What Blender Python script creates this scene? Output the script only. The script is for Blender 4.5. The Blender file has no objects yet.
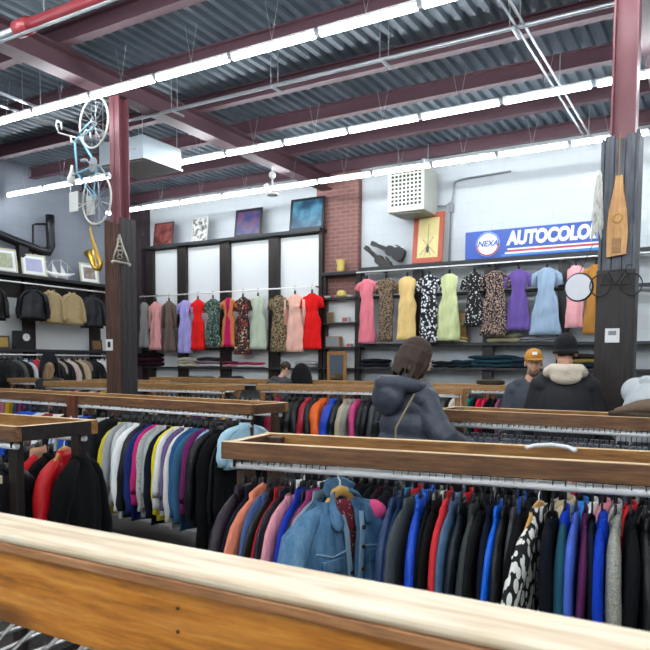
import bpy, math, random
from mathutils import Vector, Matrix
R = math.radians; PI = math.pi; sin = math.sin; cos = math.cos
random.seed(7)
S = bpy.context.scene; COL = S.collection

# ------------------------------------------------------------------ camera
F = 684.0; PX = 325.0; PY = 408.0; YAW = R(30.3); PIT = math.atan(45/684.0); ROL = R(.33); H = 1.65
cf = Vector((-sin(YAW)*cos(PIT), cos(YAW)*cos(PIT), -sin(PIT)))
_r = Vector((cos(YAW), sin(YAW), 0)); _u = _r.cross(cf)
cr = _r*cos(ROL) + _u*sin(ROL); cu = -_r*sin(ROL) + _u*cos(ROL)
CAM = Vector((0, 0, H))
def ray(x, y): return cf + cr*((x-PX)/F) - cu*((y-PY)/F)
def atY(x, y, Y): v = ray(x, y); return CAM + v*(Y/v.y)
def atX(x, y, X): v = ray(x, y); return CAM + v*(X/v.x)
def atZ(x, y, Z): v = ray(x, y); return CAM + v*((Z-H)/v.z)
cd = bpy.data.cameras.new('camera'); co = bpy.data.objects.new('camera', cd); COL.objects.link(co)
m3 = Matrix((cr, cu, -cf)).transposed()
co.matrix_world = Matrix.Translation(CAM) @ m3.to_4x4()
cd.sensor_width = 36; cd.lens = F/650*36; cd.shift_y = (PY-325)/650; cd.clip_start = .05
cd.dof.use_dof = True; cd.dof.focus_distance = 3.6; cd.dof.aperture_fstop = 9
S.camera = co
S.view_settings.view_transform = 'Standard'; S.view_settings.look = 'None'
S.view_settings.gamma = 1; S.view_settings.use_curve_mapping = False
S.view_settings.exposure = 1.27
w = bpy.data.worlds.new('world'); S.world = w; w.use_nodes = True
w.node_tree.nodes['Background'].inputs[0].default_value = (.5, .55, .6, 1)
w.node_tree.nodes['Background'].inputs[1].default_value = .05

# ------------------------------------------------------------------ materials
def lin(c):
    if isinstance(c, str):
        c = c.lstrip('#'); c = [int(c[i:i+2], 16)/255 for i in (0, 2, 4)]
    return tuple(((v+.055)/1.055)**2.4 if v > .04045 else v/12.92 for v in c[:3]) + (1,)
MATS = {}
class NT:
    def __init__(s, name):
        s.m = bpy.data.materials.new(name); s.m.use_nodes = True
        s.t = s.m.node_tree; s.b = s.t.nodes['Principled BSDF']
    def n(s, typ, **kw):
        nd = s.t.nodes.new(typ)
        for k, v in kw.items():
            if k.startswith('i_'):
                key = k[2:]; key = int(key) if key.isdigit() else key.replace('_', ' ')
                nd.inputs[key].default_value = v
            else: setattr(nd, k, v)
        return nd
    def l(s, a, b): s.t.links.new(a, b)
    def coord(s, scale=(1, 1, 1), kind='Object'):
        tc = s.n('ShaderNodeTexCoord'); mp = s.n('ShaderNodeMapping'); mp.inputs['Scale'].default_value = scale
        s.l(tc.outputs[kind], mp.inputs[0]); return mp.outputs[0]
    def ramp(s, fac, stops, interp='LINEAR'):
        r = s.n('ShaderNodeValToRGB'); r.color_ramp.interpolation = interp
        e = r.color_ramp.elements
        while len(e) < len(stops): e.new(.5)
        for el, (p, c) in zip(e, stops): el.position = p; el.color = lin(c)
        s.l(fac, r.inputs[0]); return r.outputs[0]
    def noise(s, vec, scale, detail=3, rough=.5):
        nn = s.n('ShaderNodeTexNoise'); nn.inputs['Scale'].default_value = scale
        nn.inputs['Detail'].default_value = detail; nn.inputs['Roughness'].default_value = rough
        s.l(vec, nn.inputs['Vector']); return nn.outputs['Fac']
    def bump(s, h, strength=.3, dist=.01):
        b = s.n('ShaderNodeBump'); b.inputs['Strength'].default_value = strength; b.inputs['Distance'].default_value = dist
        s.l(h, b.inputs['Height']); s.l(b.outputs[0], s.b.inputs['Normal'])
    def mix(s, fac, a, b, mode='MIX'):
        mx = s.n('ShaderNodeMix'); mx.data_type = 'RGBA'; mx.blend_type = mode
        for v, i in ((fac, 0), (a, 6), (b, 7)):
            if hasattr(v, 'is_linked') or hasattr(v, 'links'): s.l(v, mx.inputs[i])
            elif i == 0: mx.inputs[0].default_value = v
            else: mx.inputs[i].default_value = lin(v)
        return mx.outputs[2]
    def setp(s, **kw):
        for k, v in kw.items(): s.b.inputs[k.replace('_', ' ')].default_value = v
def plain(name, c, rough=.6, metal=0, bump=0, bscale=60, var=.0):
    if name in MATS: return MATS[name]
    t = NT(name); t.setp(Roughness=rough, Metallic=metal)
    t.b.inputs['Base Color'].default_value = lin(c)
    if var or bump:
        v = t.coord(); nf = t.noise(v, bscale, 4)
        if var:
            a = [max(0, x-var) for x in lin(c)[:3]]
            mx = t.mix(nf, c, c); r = t.n('ShaderNodeMapRange'); r.inputs[3].default_value = 1-var; r.inputs[4].default_value = 1+var
            t.l(nf, r.inputs[0]); hs = t.n('ShaderNodeHueSaturation'); hs.inputs['Color'].default_value = lin(c)
            t.l(r.outputs[0], hs.inputs['Value']); t.l(hs.outputs[0], t.b.inputs['Base Color'])
        if bump: t.bump(nf, bump, .005)
    MATS[name] = t.m; return t.m
def fabric(name, rough=.9, weave=900, wr=.35, wscale=9):
    if name in MATS: return MATS[name]
    t = NT(name); t.setp(Roughness=rough); t.b.inputs['Specular IOR Level'].default_value = .18 if rough > .6 else .35
    oi = t.n('ShaderNodeObjectInfo'); v = t.coord((1, 1, .45))
    nf = t.noise(v, 14, 4); r = t.n('ShaderNodeMapRange'); r.inputs[3].default_value = .8; r.inputs[4].default_value = 1.2
    t.l(nf, r.inputs[0]); hs = t.n('ShaderNodeHueSaturation'); t.l(oi.outputs['Color'], hs.inputs['Color'])
    t.l(r.outputs[0], hs.inputs['Value']); t.l(hs.outputs[0], t.b.inputs['Base Color'])
    t.bump(t.noise(v, wscale, 5), wr, .03)
    MATS[name] = t.m; return t.m
FAB = fabric('woven_fabric'); NYL = fabric('nylon_fabric', .42, wr=.6, wscale=12); KNIT = fabric('knit_fabric', .95, wr=.5, wscale=40)
def spots(name, base, dots, scale=40, thr=.35, third=None, stretch=(1, 1, 1)):
    t = NT(name); t.setp(Roughness=.85); v = t.coord(stretch)
    vo = t.n('ShaderNodeTexVoronoi'); vo.inputs['Scale'].default_value = scale; t.l(v, vo.inputs['Vector'])
    nz = t.noise(v, scale*.8, 2); ad = t.n('ShaderNodeMath', operation='ADD'); t.l(vo.outputs['Distance'], ad.inputs[0])
    ml = t.n('ShaderNodeMath', operation='MULTIPLY'); ml.inputs[1].default_value = .5; t.l(nz, ml.inputs[0]); t.l(ml.outputs[0], ad.inputs[1])
    c = t.ramp(ad.outputs[0], [(0, dots), (thr+.25, base)], 'CONSTANT')
    if third:
        n2 = t.noise(v, scale*.35, 1); f = t.ramp(n2, [(0, '#000000'), (.55, '#ffffff')], 'CONSTANT')
        d2 = t.ramp(ad.outputs[0], [(0, third), (thr+.25, base)], 'CONSTANT'); c = t.mix(f, c, d2)
    t.l(c, t.b.inputs['Base Color']); return t.m
def wood(name, dark, mid, light, axis='X', rough=.5, scale=1.0, knots=True, coat=0):
    t = NT(name); t.setp(Roughness=rough)
    if coat: t.b.inputs['Coat Weight'].default_value = coat
    sc = {'X': (1.2, 14, 14), 'Y': (14, 1.2, 14), 'Z': (14, 14, 1.2)}[axis]
    sc = tuple(a*scale for a in sc); v = t.coord(sc)
    n1 = t.noise(v, 3, 6, .65); n2 = t.noise(t.coord(tuple(a*3 for a in sc)), 4, 4)
    c = t.ramp(n1, [(.28, dark), (.5, mid), (.72, light)])
    c = t.mix(.35, c, t.ramp(n2, [(.3, dark), (.7, light)]), 'OVERLAY')
    if knots:
        vo = t.n('ShaderNodeTexVoronoi'); vo.inputs['Scale'].default_value = 1.0
        s2 = {'X': (2.2, 7, 7), 'Y': (7, 2.2, 7), 'Z': (7, 7, 2.2)}[axis]; t.l(t.coord(s2), vo.inputs['Vector'])
        k = t.ramp(vo.outputs['Distance'], [(.05, '#ffffff'), (.2, '#000000')]); c = t.mix(k, c, dark)
    t.l(c, t.b.inputs['Base Color']); t.bump(n1, .25, .004); return t.m
W_FG = wood('honey_pine_wood', '#86501a', '#cc8a30', '#e6ae58', 'X', .42, .8, True, .12)
W_RACK = wood('brown_stained_wood', '#44301f', '#7d5a3c', '#a37a52', 'X', .5)
W_GOLD = wood('golden_inner_wood', '#6a4a24', '#a07440', '#c49a58', 'X', .5)
W_TOP = wood('lit_pale_beam_top', '#b5966e', '#d0b48c', '#e2cba6', 'X', .45, 1, False)  # light from above painted into the beam tops as a paler wood
W_RACKY = wood('brown_stained_crosswood', '#3a2819', '#69492f', '#8c6542', 'Y', .5)
W_POST = wood('brown_post_wood', '#2a190e', '#4e3220', '#6e4a2b', 'Z', .5)
W_LIGHT = wood('light_pine_wood', '#7c5c38', '#a88252', '#c29e6e', 'X', .5)
W_LIGHTP = wood('light_pine_post_wood', '#7a5630', '#a27644', '#bd9158', 'Z', .5)
W_DARK = wood('blackened_wood', '#191412', '#2b221f', '#40332d', 'X', .5)
W_DARKZ = wood('blackened_post_wood', '#17110f', '#2a201c', '#3f302a', 'Z', .45)
W_COLA = wood('dark_umber_cladding', '#33211c', '#5e4338', '#7c5a4a', 'Z', .5)
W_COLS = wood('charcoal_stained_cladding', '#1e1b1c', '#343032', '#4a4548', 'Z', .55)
W_COLB = wood('weathered_grey_cladding', '#42454b', '#63666d', '#84878d', 'Z', .6)
W_PLANK = wood('brown_plank_wood', '#3c2c1e', '#604a33', '#806648', 'X', .6, .6)
W_HANG = plain('varnished_hanger_wood', '#d0a050', .35)
CREAM = plain('bare_worn_wood', '#e0cdb0', .5, bump=.2, bscale=25, var=.08)
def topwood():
    t = NT('highlight_pale_board_top'); t.setp(Roughness=.45); v = t.coord((1, 9, 9))
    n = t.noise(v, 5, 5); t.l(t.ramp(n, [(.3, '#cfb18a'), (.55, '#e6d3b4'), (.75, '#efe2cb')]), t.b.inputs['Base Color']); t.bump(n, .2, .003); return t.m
W_FGTOP = topwood()  # blown highlight on the near board's top put into its cream colour
CHROME = plain('bright_rail_metal', '#fafaf8', .3, .1)
STEEL = plain('galvanized_steel', '#aeb4b8', .45, .7, bump=.05, var=.08, bscale=8)
BLACK = plain('black_plastic', '#141416', .45)
BLACKM = plain('black_painted_metal', '#1c1d20', .4, .3)
SHELF = plain('black_shelf_paint', '#26282c', .5, bump=.1, var=.1)
GREYPL = plain('grey_plastic', '#8a8f95', .4)
WHITEPL = plain('white_plastic', '#e6e6e4', .4)
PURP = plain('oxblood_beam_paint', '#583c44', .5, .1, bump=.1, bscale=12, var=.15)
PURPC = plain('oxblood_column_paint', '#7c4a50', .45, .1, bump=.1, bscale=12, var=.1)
REDP = plain('red_pipe_paint', '#8e3238', .4, .1)
BEIGE = plain('beige_heater_enamel', '#c4c6ba', .45, .1, var=.04, bscale=6)
SKIN = plain('skin', '#c99a80', .55, var=.06, bscale=25)
HAIRB = plain('brown_hair', '#3a281d', .7, bump=.8, bscale=70, var=.35)
BRASS = plain('brass', '#c9a347', .28, 1)
GLASS_DARK = plain('dark_mirror_glass', '#2a2d30', .08, .8)
def mat_walls(name, a, b):
    t = NT(name); t.setp(Roughness=.7); v = t.coord()
    br = t.n('ShaderNodeTexBrick'); br.inputs['Scale'].default_value = 1
    mp = t.n('ShaderNodeCombineXYZ'); sp = t.n('ShaderNodeSeparateXYZ'); t.l(v, sp.inputs[0])
    ad = t.n('ShaderNodeMath', operation='ADD'); t.l(sp.outputs[0], ad.inputs[0]); t.l(sp.outputs[1], ad.inputs[1])
    t.l(ad.outputs[0], mp.inputs[0]); t.l(sp.outputs[2], mp.inputs[1]); t.l(mp.outputs[0], br.inputs[0])
    br.inputs['Brick Width'].default_value = .4; br.inputs['Row Height'].default_value = .2; br.inputs['Mortar Size'].default_value = .006
    br.inputs['Color1'].default_value = lin(a); br.inputs['Color2'].default_value = lin(b); br.inputs['Mortar'].default_value = lin([x*.975 for x in [int(b[i:i+2], 16)/255 for i in (1, 3, 5)]])
    t.l(br.outputs[0], t.b.inputs['Base Color']); t.bump(t.noise(v, 8, 4), .1, .01); return t.m
WALL = mat_walls('white_painted_block', '#cdd3d6', '#c9cfd2')
WALLL = mat_walls('shaded_white_block', '#8b919b', '#868d97')  # greyer copy of the white block, the left wall's weaker light painted in
def mat_brick():
    t = NT('red_brick'); t.setp(Roughness=.8); v = t.coord()
    sp = t.n('ShaderNodeSeparateXYZ'); t.l(v, sp.inputs[0]); cb = t.n('ShaderNodeCombineXYZ')
    ad = t.n('ShaderNodeMath', operation='ADD'); t.l(sp.outputs[0], ad.inputs[0]); t.l(sp.outputs[1], ad.inputs[1])
    t.l(ad.outputs[0], cb.inputs[0]); t.l(sp.outputs[2], cb.inputs[1])
    br = t.n('ShaderNodeTexBrick'); t.l(cb.outputs[0], br.inputs[0]); br.inputs['Scale'].default_value = 1
    br.inputs['Brick Width'].default_value = .21; br.inputs['Row Height'].default_value = .075; br.inputs['Mortar Size'].default_value = .008
    br.inputs['Color1'].default_value = lin('#8a605a'); br.inputs['Color2'].default_value = lin('#7f5650'); br.inputs['Mortar'].default_value = lin('#947670')
    t.l(br.outputs[0], t.b.inputs['Base Color']); t.bump(br.outputs['Fac'], -.4, .01); return t.m
BRICK = mat_brick()
def mat_floor():
    t = NT('worn_concrete'); t.setp(Roughness=.5); v = t.coord(); n = t.noise(v, 1.5, 6, .6)
    t.l(t.ramp(n, [(.3, '#5a5a5a'), (.7, '#7c7b78')]), t.b.inputs['Base Color']); t.bump(t.noise(v, 30, 4), .1, .01); return t.m
def mat_deck():
    t = NT('galvanized_roof_deck'); t.setp(Roughness=.5, Metallic=.25); v = t.coord()
    n = t.noise(v, 1.3, 5); t.l(t.ramp(n, [(.3, '#56626c'), (.7, '#77848d')]), t.b.inputs['Base Color']); t.bump(t.noise(v, 20, 3), .1, .01); return t.m
def emit(name, c, st):
    t = NT(name); t.b.inputs['Base Color'].default_value = lin(c)
    t.b.inputs['Emission Color'].default_value = lin(c); t.b.inputs['Emission Strength'].default_value = st; return t.m
TUBE_ST = 17.0
TUBE = emit('fluorescent_tube_glow', '#f4faff', TUBE_ST)

# ------------------------------------------------------------------ mesh builder
class MB:
    def __init__(s): s.v = []; s.f = []; s.mi = []; s.cur = 0
    def add(s, vs, fs, M=None):
        o = len(s.v)
        for p in vs:
            p = Vector(p); s.v.append(M @ p if M else p)
        for f in fs: s.f.append([i+o for i in f]); s.mi.append(s.cur)
        return s
    def box(s, c, d, M=None, rz=0, ry=0, rx=0):
        x, y, z = d[0]/2, d[1]/2, d[2]/2
        vs = [(a, b, e) for a in (-x, x) for b in (-y, y) for e in (-z, z)]
        fs = [(0, 1, 3, 2), (4, 6, 7, 5), (0, 4, 5, 1), (2, 3, 7, 6), (0, 2, 6, 4), (1, 5, 7, 3)]
        T = Matrix.Translation(c) @ Matrix.Rotation(rz, 4, 'Z') @ Matrix.Rotation(ry, 4, 'Y') @ Matrix.Rotation(rx, 4, 'X')
        if M: T = M @ T
        return s.add(vs, fs, T)
    def bb(s, a, b, M=None):
        return s.box([(a[i]+b[i])/2 for i in range(3)], [abs(b[i]-a[i]) for i in range(3)], M)
    def loft(s, rings, caps=True, closed=False, M=None):
        n = len(rings[0]); vs = [p for r in rings for p in r]; fs = []
        m = len(rings)
        for i in range(m if closed else m-1):
            j = (i+1) % m
            for k in range(n): fs.append((i*n+k, i*n+(k+1) % n, j*n+(k+1) % n, j*n+k))
        if caps and not closed: fs.append(list(range(n))[::-1]); fs.append([(m-1)*n+k for k in range(n)])
        return s.add(vs, fs, M)
    def tube(s, pts, r, n=8, caps=True, closed=False, M=None, flat=1.0, up=None):
        pts = [Vector(p) for p in pts]; m = len(pts); rr = r if isinstance(r, (list, tuple)) else [r]*m
        rings = []; prev = None
        for i, p in enumerate(pts):
            if closed: t = pts[(i+1) % m]-pts[i-1]
            else: t = pts[min(i+1, m-1)]-pts[max(i-1, 0)]
            t.normalize()
            if prev is None:
                a = Vector(up) if up else (Vector((0, 0, 1)) if abs(t.z) < .9 else Vector((1, 0, 0)))
                prev = (a-t*a.dot(t)).normalized()
            else: prev = (prev-t*prev.dot(t)).normalized()
            b = t.cross(prev); q = rr[i]
            ra, rb = q if isinstance(q, tuple) else (q, q*flat)
            rings.append([p+prev*(cos(2*PI*k/n)*ra)+b*(sin(2*PI*k/n)*rb) for k in range(n)])
        return s.loft(rings, caps, closed, M)
    def ell(s, c, r, n=14, m=9, M=None, rot=None):
        r = r if isinstance(r, (list, tuple)) else (r, r, r)
        T = Matrix.Translation(c) @ (rot.to_4x4() if rot else Matrix())
        if M: T = M @ T
        vs = [(0, 0, r[2])]; fs = []
        for i in range(1, m):
            a = PI*i/m
            for k in range(n): b = 2*PI*k/n; vs.append((r[0]*sin(a)*cos(b), r[1]*sin(a)*sin(b), r[2]*cos(a)))
        vs.append((0, 0, -r[2])); L = len(vs)-1
        for k in range(n): fs.append((0, 1+k, 1+(k+1) % n)); fs.append((L, L-n+(k+1) % n, L-n+k))
        for i in range(m-2):
            for k in range(n): a = 1+i*n; fs.append((a+k, a+n+k, a+n+(k+1) % n, a+(k+1) % n))
        return s.add(vs, fs, T)
    def prism(s, outline, depth, M=None):   # outline in local XZ, extruded along Y (0..depth)
        n = len(outline); vs = [(x, 0, z) for x, z in outline]+[(x, depth, z) for x, z in outline]
        fs = [list(range(n)), [n+k for k in range(n)][::-1]]+[(k, n+k, n+(k+1) % n, (k+1) % n) for k in range(n)]
        return s.add(vs, fs, M)
    def disc(s, c, r, th, n=28, M=None, axis='Y'):
        o = [(cos(2*PI*k/n)*r, sin(2*PI*k/n)*r) for k in range(n)]
        T = Matrix.Translation(c)
        if axis == 'Z': T = T @ Matrix.Rotation(PI/2, 4, 'X')
        if axis == 'X': T = T @ Matrix.Rotation(PI/2, 4, 'Z')
        if M: T = M @ T
        return s.prism(o, th, T)
    def mesh(s, name, mats, smooth=False):
        me = bpy.data.meshes.new(name); me.from_pydata([tuple(p) for p in s.v], [], s.f)
        mats = mats if isinstance(mats, (list, tuple)) else [mats]
        for m in mats: me.materials.append(m)
        for p, i in zip(me.polygons, s.mi): p.material_index = min(i, len(mats)-1)
        import bmesh
        bm = bmesh.new(); bm.from_mesh(me); bmesh.ops.recalc_face_normals(bm, faces=bm.faces); bm.to_mesh(me); bm.free()
        if smooth:
            for p in me.polygons: p.use_smooth = True
        me.update(); return me
    def build(s, name, mats, parent=None, smooth=False, loc=None, bevel=0, sub=0, color=None):
        o = bpy.data.objects.new(name, s.mesh(name, mats, smooth)); COL.objects.link(o)
        if parent: o.parent = parent
        if loc is not None: o.location = loc
        if bevel:
            b = o.modifiers.new('bevel', 'BEVEL'); b.width = bevel; b.segments = 2; b.limit_method = 'ANGLE'
        if sub: m = o.modifiers.new('sub', 'SUBSURF'); m.levels = m.render_levels = sub
        if color: o.color = lin(color)
        return o
def tag(o, label, cat, group=None, kind=None):
    if label: o['label'] = label
    if cat: o['category'] = cat
    if group: o['group'] = group
    if kind: o['kind'] = kind
    return o
def thing(name, label, cat, loc=(0, 0, 0), rz=0, group=None):
    o = bpy.data.objects.new(name, None); COL.objects.link(o); o.empty_display_size = .05
    o.location = loc; o.rotation_euler = (0, 0, rz); return tag(o, label, cat, group)
def struct(name, mb, mat, **k):
    o = mb.build(name, mat, **k); o['kind'] = 'structure'; return o
def dup(root, loc=None, rot=None, label=None, group=None):
    def cp(o, par):
        c = o.copy(); COL.objects.link(c)
        if par: c.parent = par
        for ch in list(o.children): cp(ch, c)
        return c
    r = cp(root, None)
    if loc is not None: r.location = loc
    if rot is not None: r.rotation_euler = rot
    if label: r['label'] = label
    if group: r['group'] = group
    return r
def text(name, s, size, mat, parent, M, off=0, shear=0, sx=1, depth=.004, align='CENTER'):
    cu_ = bpy.data.curves.new(name, 'FONT'); cu_.body = s; cu_.size = size; cu_.extrude = depth; cu_.offset = off; cu_.shear = shear
    cu_.align_x = align; cu_.align_y = 'CENTER'
    o = bpy.data.objects.new(name+'_t', cu_); COL.objects.link(o)
    dg = bpy.context.evaluated_depsgraph_get(); me = bpy.data.meshes.new_from_object(o.evaluated_get(dg))
    bpy.data.objects.remove(o); me.materials.clear(); me.materials.append(mat)
    q = bpy.data.objects.new(name, me); COL.objects.link(q); q.parent = parent
    me.transform(M @ Matrix.Diagonal((sx, 1, 1, 1))); return q
#TEXTPLANE: local XY text -> faces -Y
FACE = Matrix.Rotation(PI/2, 4, 'X')
ORD = ['first', 'second', 'third', 'fourth', 'fifth', 'sixth', 'seventh', 'eighth', 'ninth', 'tenth', 'eleventh', 'twelfth',
       'thirteenth', 'fourteenth', 'fifteenth', 'sixteenth', 'seventeenth', 'eighteenth', 'nineteenth', 'twentieth'] + ['%dth' % i for i in range(21, 99)]

# ------------------------------------------------------------------ room
XL, XR, YF, YB, ZC = -11.7, 4.2, -3.2, 11.5, 5.36
struct('floor', MB().bb((XL-.2, YF-.2, -.1), (XR+.2, YB+.2, 0)), mat_floor())
struct('wall_back', MB().bb((XL-.2, YB, 0), (XR+.2, YB+.2, ZC+.1)), WALL)
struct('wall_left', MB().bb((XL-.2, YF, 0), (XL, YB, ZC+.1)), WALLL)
struct('wall_right', MB().bb((XR, YF, 0), (XR+.2, YB, ZC+.1)), WALL)
struct('wall_front', MB().bb((XL-.2, YF-.2, 0), (XR+.2, YF, ZC+.1)), WALL)
mb = MB(); x = XL; per = .16; prof = []
while x < XR:
    prof += [(x, ZC+.05), (x+.05, ZC+.05), (x+.07, ZC), (x+.14, ZC)]; x += per
o = len(prof); out = prof+[(prof[-1][0]+.02, ZC+.05), (prof[-1][0]+.02, ZC+.09), (XL, ZC+.09)]
vs = [(a, YF, b) for a, b in prof]+[(a, YB, b) for a, b in prof]
mb.add(vs, [(k, k+1, o+k+1, o+k) for k in range(o-1)])
mb.bb((XL-.2, YF-.2, ZC+.08), (XR+.2, YB+.2, ZC+.2))
struct('ceiling', mb, mat_deck())
struct('trim_1', MB().bb((-6.85, 11.36, 0), (-5.95, 11.499, 5.2)), BRICK)      # brick pilaster

def ibeam(name, a, b, w, h, mat, label, group):
    a, b = Vector(a), Vector(b); L = (b-a).length; t = thing(name, label, 'beam', a, 0, group)
    ang = math.atan2((b-a).y, (b-a).x); t.rotation_euler = (0, 0, ang); m = MB()
    tf = .018; m.bb((0, -w/2, 0), (L, w/2, tf)); m.bb((0, -w/2, h-tf), (L, w/2, h)); m.bb((0, -.008, tf), (L, .008, h-tf))
    o = m.build('web', mat, t)
    return t
nm = ['nearest', 'second', 'third', 'fourth', 'fifth', 'farthest']
for i, Y in enumerate([4.15, 5.3, 6.5, 7.62, 8.75, 9.95, 11.2]):
    z0 = 5.16
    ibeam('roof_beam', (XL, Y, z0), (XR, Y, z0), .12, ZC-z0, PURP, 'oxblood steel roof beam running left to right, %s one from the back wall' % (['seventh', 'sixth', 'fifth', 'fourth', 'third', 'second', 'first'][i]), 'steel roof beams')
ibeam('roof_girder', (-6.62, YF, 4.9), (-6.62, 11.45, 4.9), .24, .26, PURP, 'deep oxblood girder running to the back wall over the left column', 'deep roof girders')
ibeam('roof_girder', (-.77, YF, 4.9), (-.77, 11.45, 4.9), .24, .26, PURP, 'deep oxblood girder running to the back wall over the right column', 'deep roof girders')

# ------------------------------------------------------------------ lights
def fixture(label, loc, group):
    t = thing('strip_light', label, 'ceiling light', loc, 0, group)
    MB().bb((.01, -.022, .03), (.99, .022, .055)).build('housing', WHITEPL, t)
    m = MB(); m.tube([(.035, 0, .0), (.985, 0, .0)], .031, 12); m.build('tube', TUBE, t, smooth=True)
    m = MB(); m.tube([(.5, 0, .065), (.42, 0, .45)], .003, 4); m.tube([(.5, 0, .065), (.58, 0, .45)], .003, 4)
    m.build('suspension_wire', STEEL, t)
    m = MB(); m.bb((-.012, -.02, -.015), (.033, .02, .05)); m.build('lamp_holder', GREYPL, t)
    m = MB(); m.bb((.97, -.02, -.015), (1.012, .02, .05)); m.build('lamp_holder', GREYPL, t)
    return t
fx = None
def row(x0, x1, Y, off, where, seen=True):
    global fx
    n = 0; x = off-math.ceil((off-x0)/1.02)*1.02+1.02
    while x < x1:
        lab = 'glowing fluorescent strip light, %s from the left in the %s row' % (ORD[n], where) if seen else 'fluorescent strip light in a row outside the picture'
        g = 'strip lights in the %s row' % where if seen else 'strip lights outside the picture'
        if fx is None: fx = fixture(lab, (x, Y, 4.7), g)
        else: dup(fx, (x, Y, 4.7), None, lab, g)
        x += 1.02; n += 1
row(-8.9, .6, 5.63, -2.37, 'nearest'); row(-11.6, 3.6, 8.12, -1.356, 'middle'); row(-11.6, 3.6, 10.1, -.965, 'farthest')
[row(-8.5, 3.6, q, -2.37, 'x', False) for q in (3.3, 1.1, -.9, -2.6)]

# ------------------------------------------------------------------ pipes
def pipe(name, pts, r, mat, label, cat='pipe', group=None, n=10):
    o = MB().tube(pts, r, n).build(name, mat, smooth=True); return tag(o, label, cat, group)
t = thing('sprinkler_pipe', 'long thin grey pipe running left to right under the beams', 'pipe', (0, 0, 0))
MB().tube([(-7.0, 6.83, 4.9), (XR, 6.83, 4.9)], .022, 10).build('pipe_run', STEEL, t, smooth=True)
for px_, py_ in ((175, 110), (275, 86), (385, 60), (515, 28)):
    p = atZ(px_, py_, 4.9); m = MB()
    m.tube([(p.x-.05, 6.83, 4.92), (p.x-.05, 6.83, 5.34)], .005, 5); m.tube([(p.x+.05, 6.83, 4.92), (p.x+.05, 6.83, 5.34)], .005, 5)
    m.tube([(p.x, 6.77, 4.87), (p.x+.0, 7.0, 4.87)], .018, 6); m.build('pipe_hanger', STEEL, t)
m = MB(); m.tube([(-7.0, 6.83, 4.9), (-7.15, 6.83, 4.9), (-7.15, 6.83, 5.0), (-7.45, 6.83, 5.0)], .02, 8); m.tube([(-7.1, 6.8, 5.05), (-7.1, 6.8, 4.55), (-6.95, 6.8, 4.5)], .012, 6)
m.build('pipe_end', STEEL, t)
t = thing('red_sprinkler_main', 'thick red pipe with coupling crossing the top left corner', 'pipe')
MB().tube([(-5.45, 4.05, 4.6), (XR, 4.05, 4.6)], .055, 14).build('pipe_run', REDP, t, smooth=True)
MB().tube([(-5.56, 4.05, 4.6), (-5.4, 4.05, 4.6)], .075, 14).build('coupling', REDP, t, smooth=True)
MB().tube([(-9, 4.05, 4.6), (-5.56, 4.05, 4.6)], .035, 10).build('grey_stub', STEEL, t, smooth=True)
m = MB(); [m.tube([(q, 4.05, 4.66), (q, 4.05, 5.34)], .006, 5) for q in (-5.2, -2.5, .5, 3)]; m.build('hanger_rod', STEEL, t)
pipe('conduit', [(-9, 3.98, 4.5), (XR, 3.98, 4.5)], .012, STEEL, 'thin pale conduit running just below the red pipe', 'conduit')
t = thing('twin_conduit', 'pair of thin conduits running to the back wall left of the right column', 'conduit')
for dx in (0, .075): MB().tube([(-1.87+dx, 3, 4.9), (-1.87+dx, 10.9, 4.9)], .013, 8).build('conduit_run', STEEL, t, smooth=True)
m = MB(); [m.tube([(-1.83, q, 4.9), (-1.83, q, 5.34)], .006, 5) for q in (4.3, 6.4, 8.6, 10.6)]; m.build('hanger_rod', STEEL, t)
t = thing('door_track', 'pair of pale metal rails running to the back, left of the left girder', 'rail')
for X, px_ in ((-7.9, 0), (-7.55, 1)):
    MB().tube([(X, 3.5, 4.82), (X, 7.2, 4.82)], .02, 6).build('rail', STEEL, t)
m = MB(); [m.tube([(q, 5.8, 4.82), (q, 5.8, 5.34)], .006, 5) for q in (-7.9, -7.55)]; m.bb((-7.95, 5.79, 4.8), (-7.5, 5.83, 4.84)); m.build('hanger_rod', STEEL, t)

# ------------------------------------------------------------------ columns
def hcol(m, w, z0, z1):
    m.bb((-w/2, -w/2, z0), (w/2, -w/2+.015, z1)); m.bb((-w/2, w/2-.015, z0), (w/2, w/2, z1)); m.bb((-.006, -w/2, z0), (.006, w/2, z1))
    return m
t = thing('steel_column', 'oxblood steel column with dark wood cladding, bicycle hanging at its top', 'column', (-6.60, 6.20, 0))
hcol(MB(), .165, 0, 4.9).build('steel_post', PURPC, t)
m = MB()
for k in range(3): m.bb((-.135+k*.085, -.14, 0), (-.053+k*.085, -.118, 3.40-k*.03))
for k in range(3): m.bb((.118, -.13+k*.085, 0), (.14, -.048+k*.085, 3.42))
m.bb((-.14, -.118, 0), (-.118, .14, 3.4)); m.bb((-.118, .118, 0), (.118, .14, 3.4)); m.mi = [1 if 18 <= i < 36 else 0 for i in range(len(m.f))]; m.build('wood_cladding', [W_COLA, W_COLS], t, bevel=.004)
MB().bb((-.125, -.15, 1.79), (-.01, -.142, 1.93)).build('notice', WHITEPL, t); MB().bb((-.09, -.153, 1.83), (-.045, -.15, 1.9)).build('notice_print', BLACK, t)
CX, CY = -.80, 6.1
t = thing('steel_column', 'oxblood steel column with weathered grey planks, wooden board hanging on its front', 'column', (CX, CY+.15, 0))
m = hcol(MB(), .19, 0, 4.9); o = m.build('steel_post', PURPC, t); o.rotation_euler = (0, 0, PI/2)
m = MB(); hw = .16
for a, b, z in ((-.115, -.042, 3.5), (-.037, .037, 3.47), (.042, .115, 3.5)): m.bb((a, -.19, 0), (b, -.165, z))
m.build('front_planks', [W_COLB], t, bevel=.004)
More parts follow.
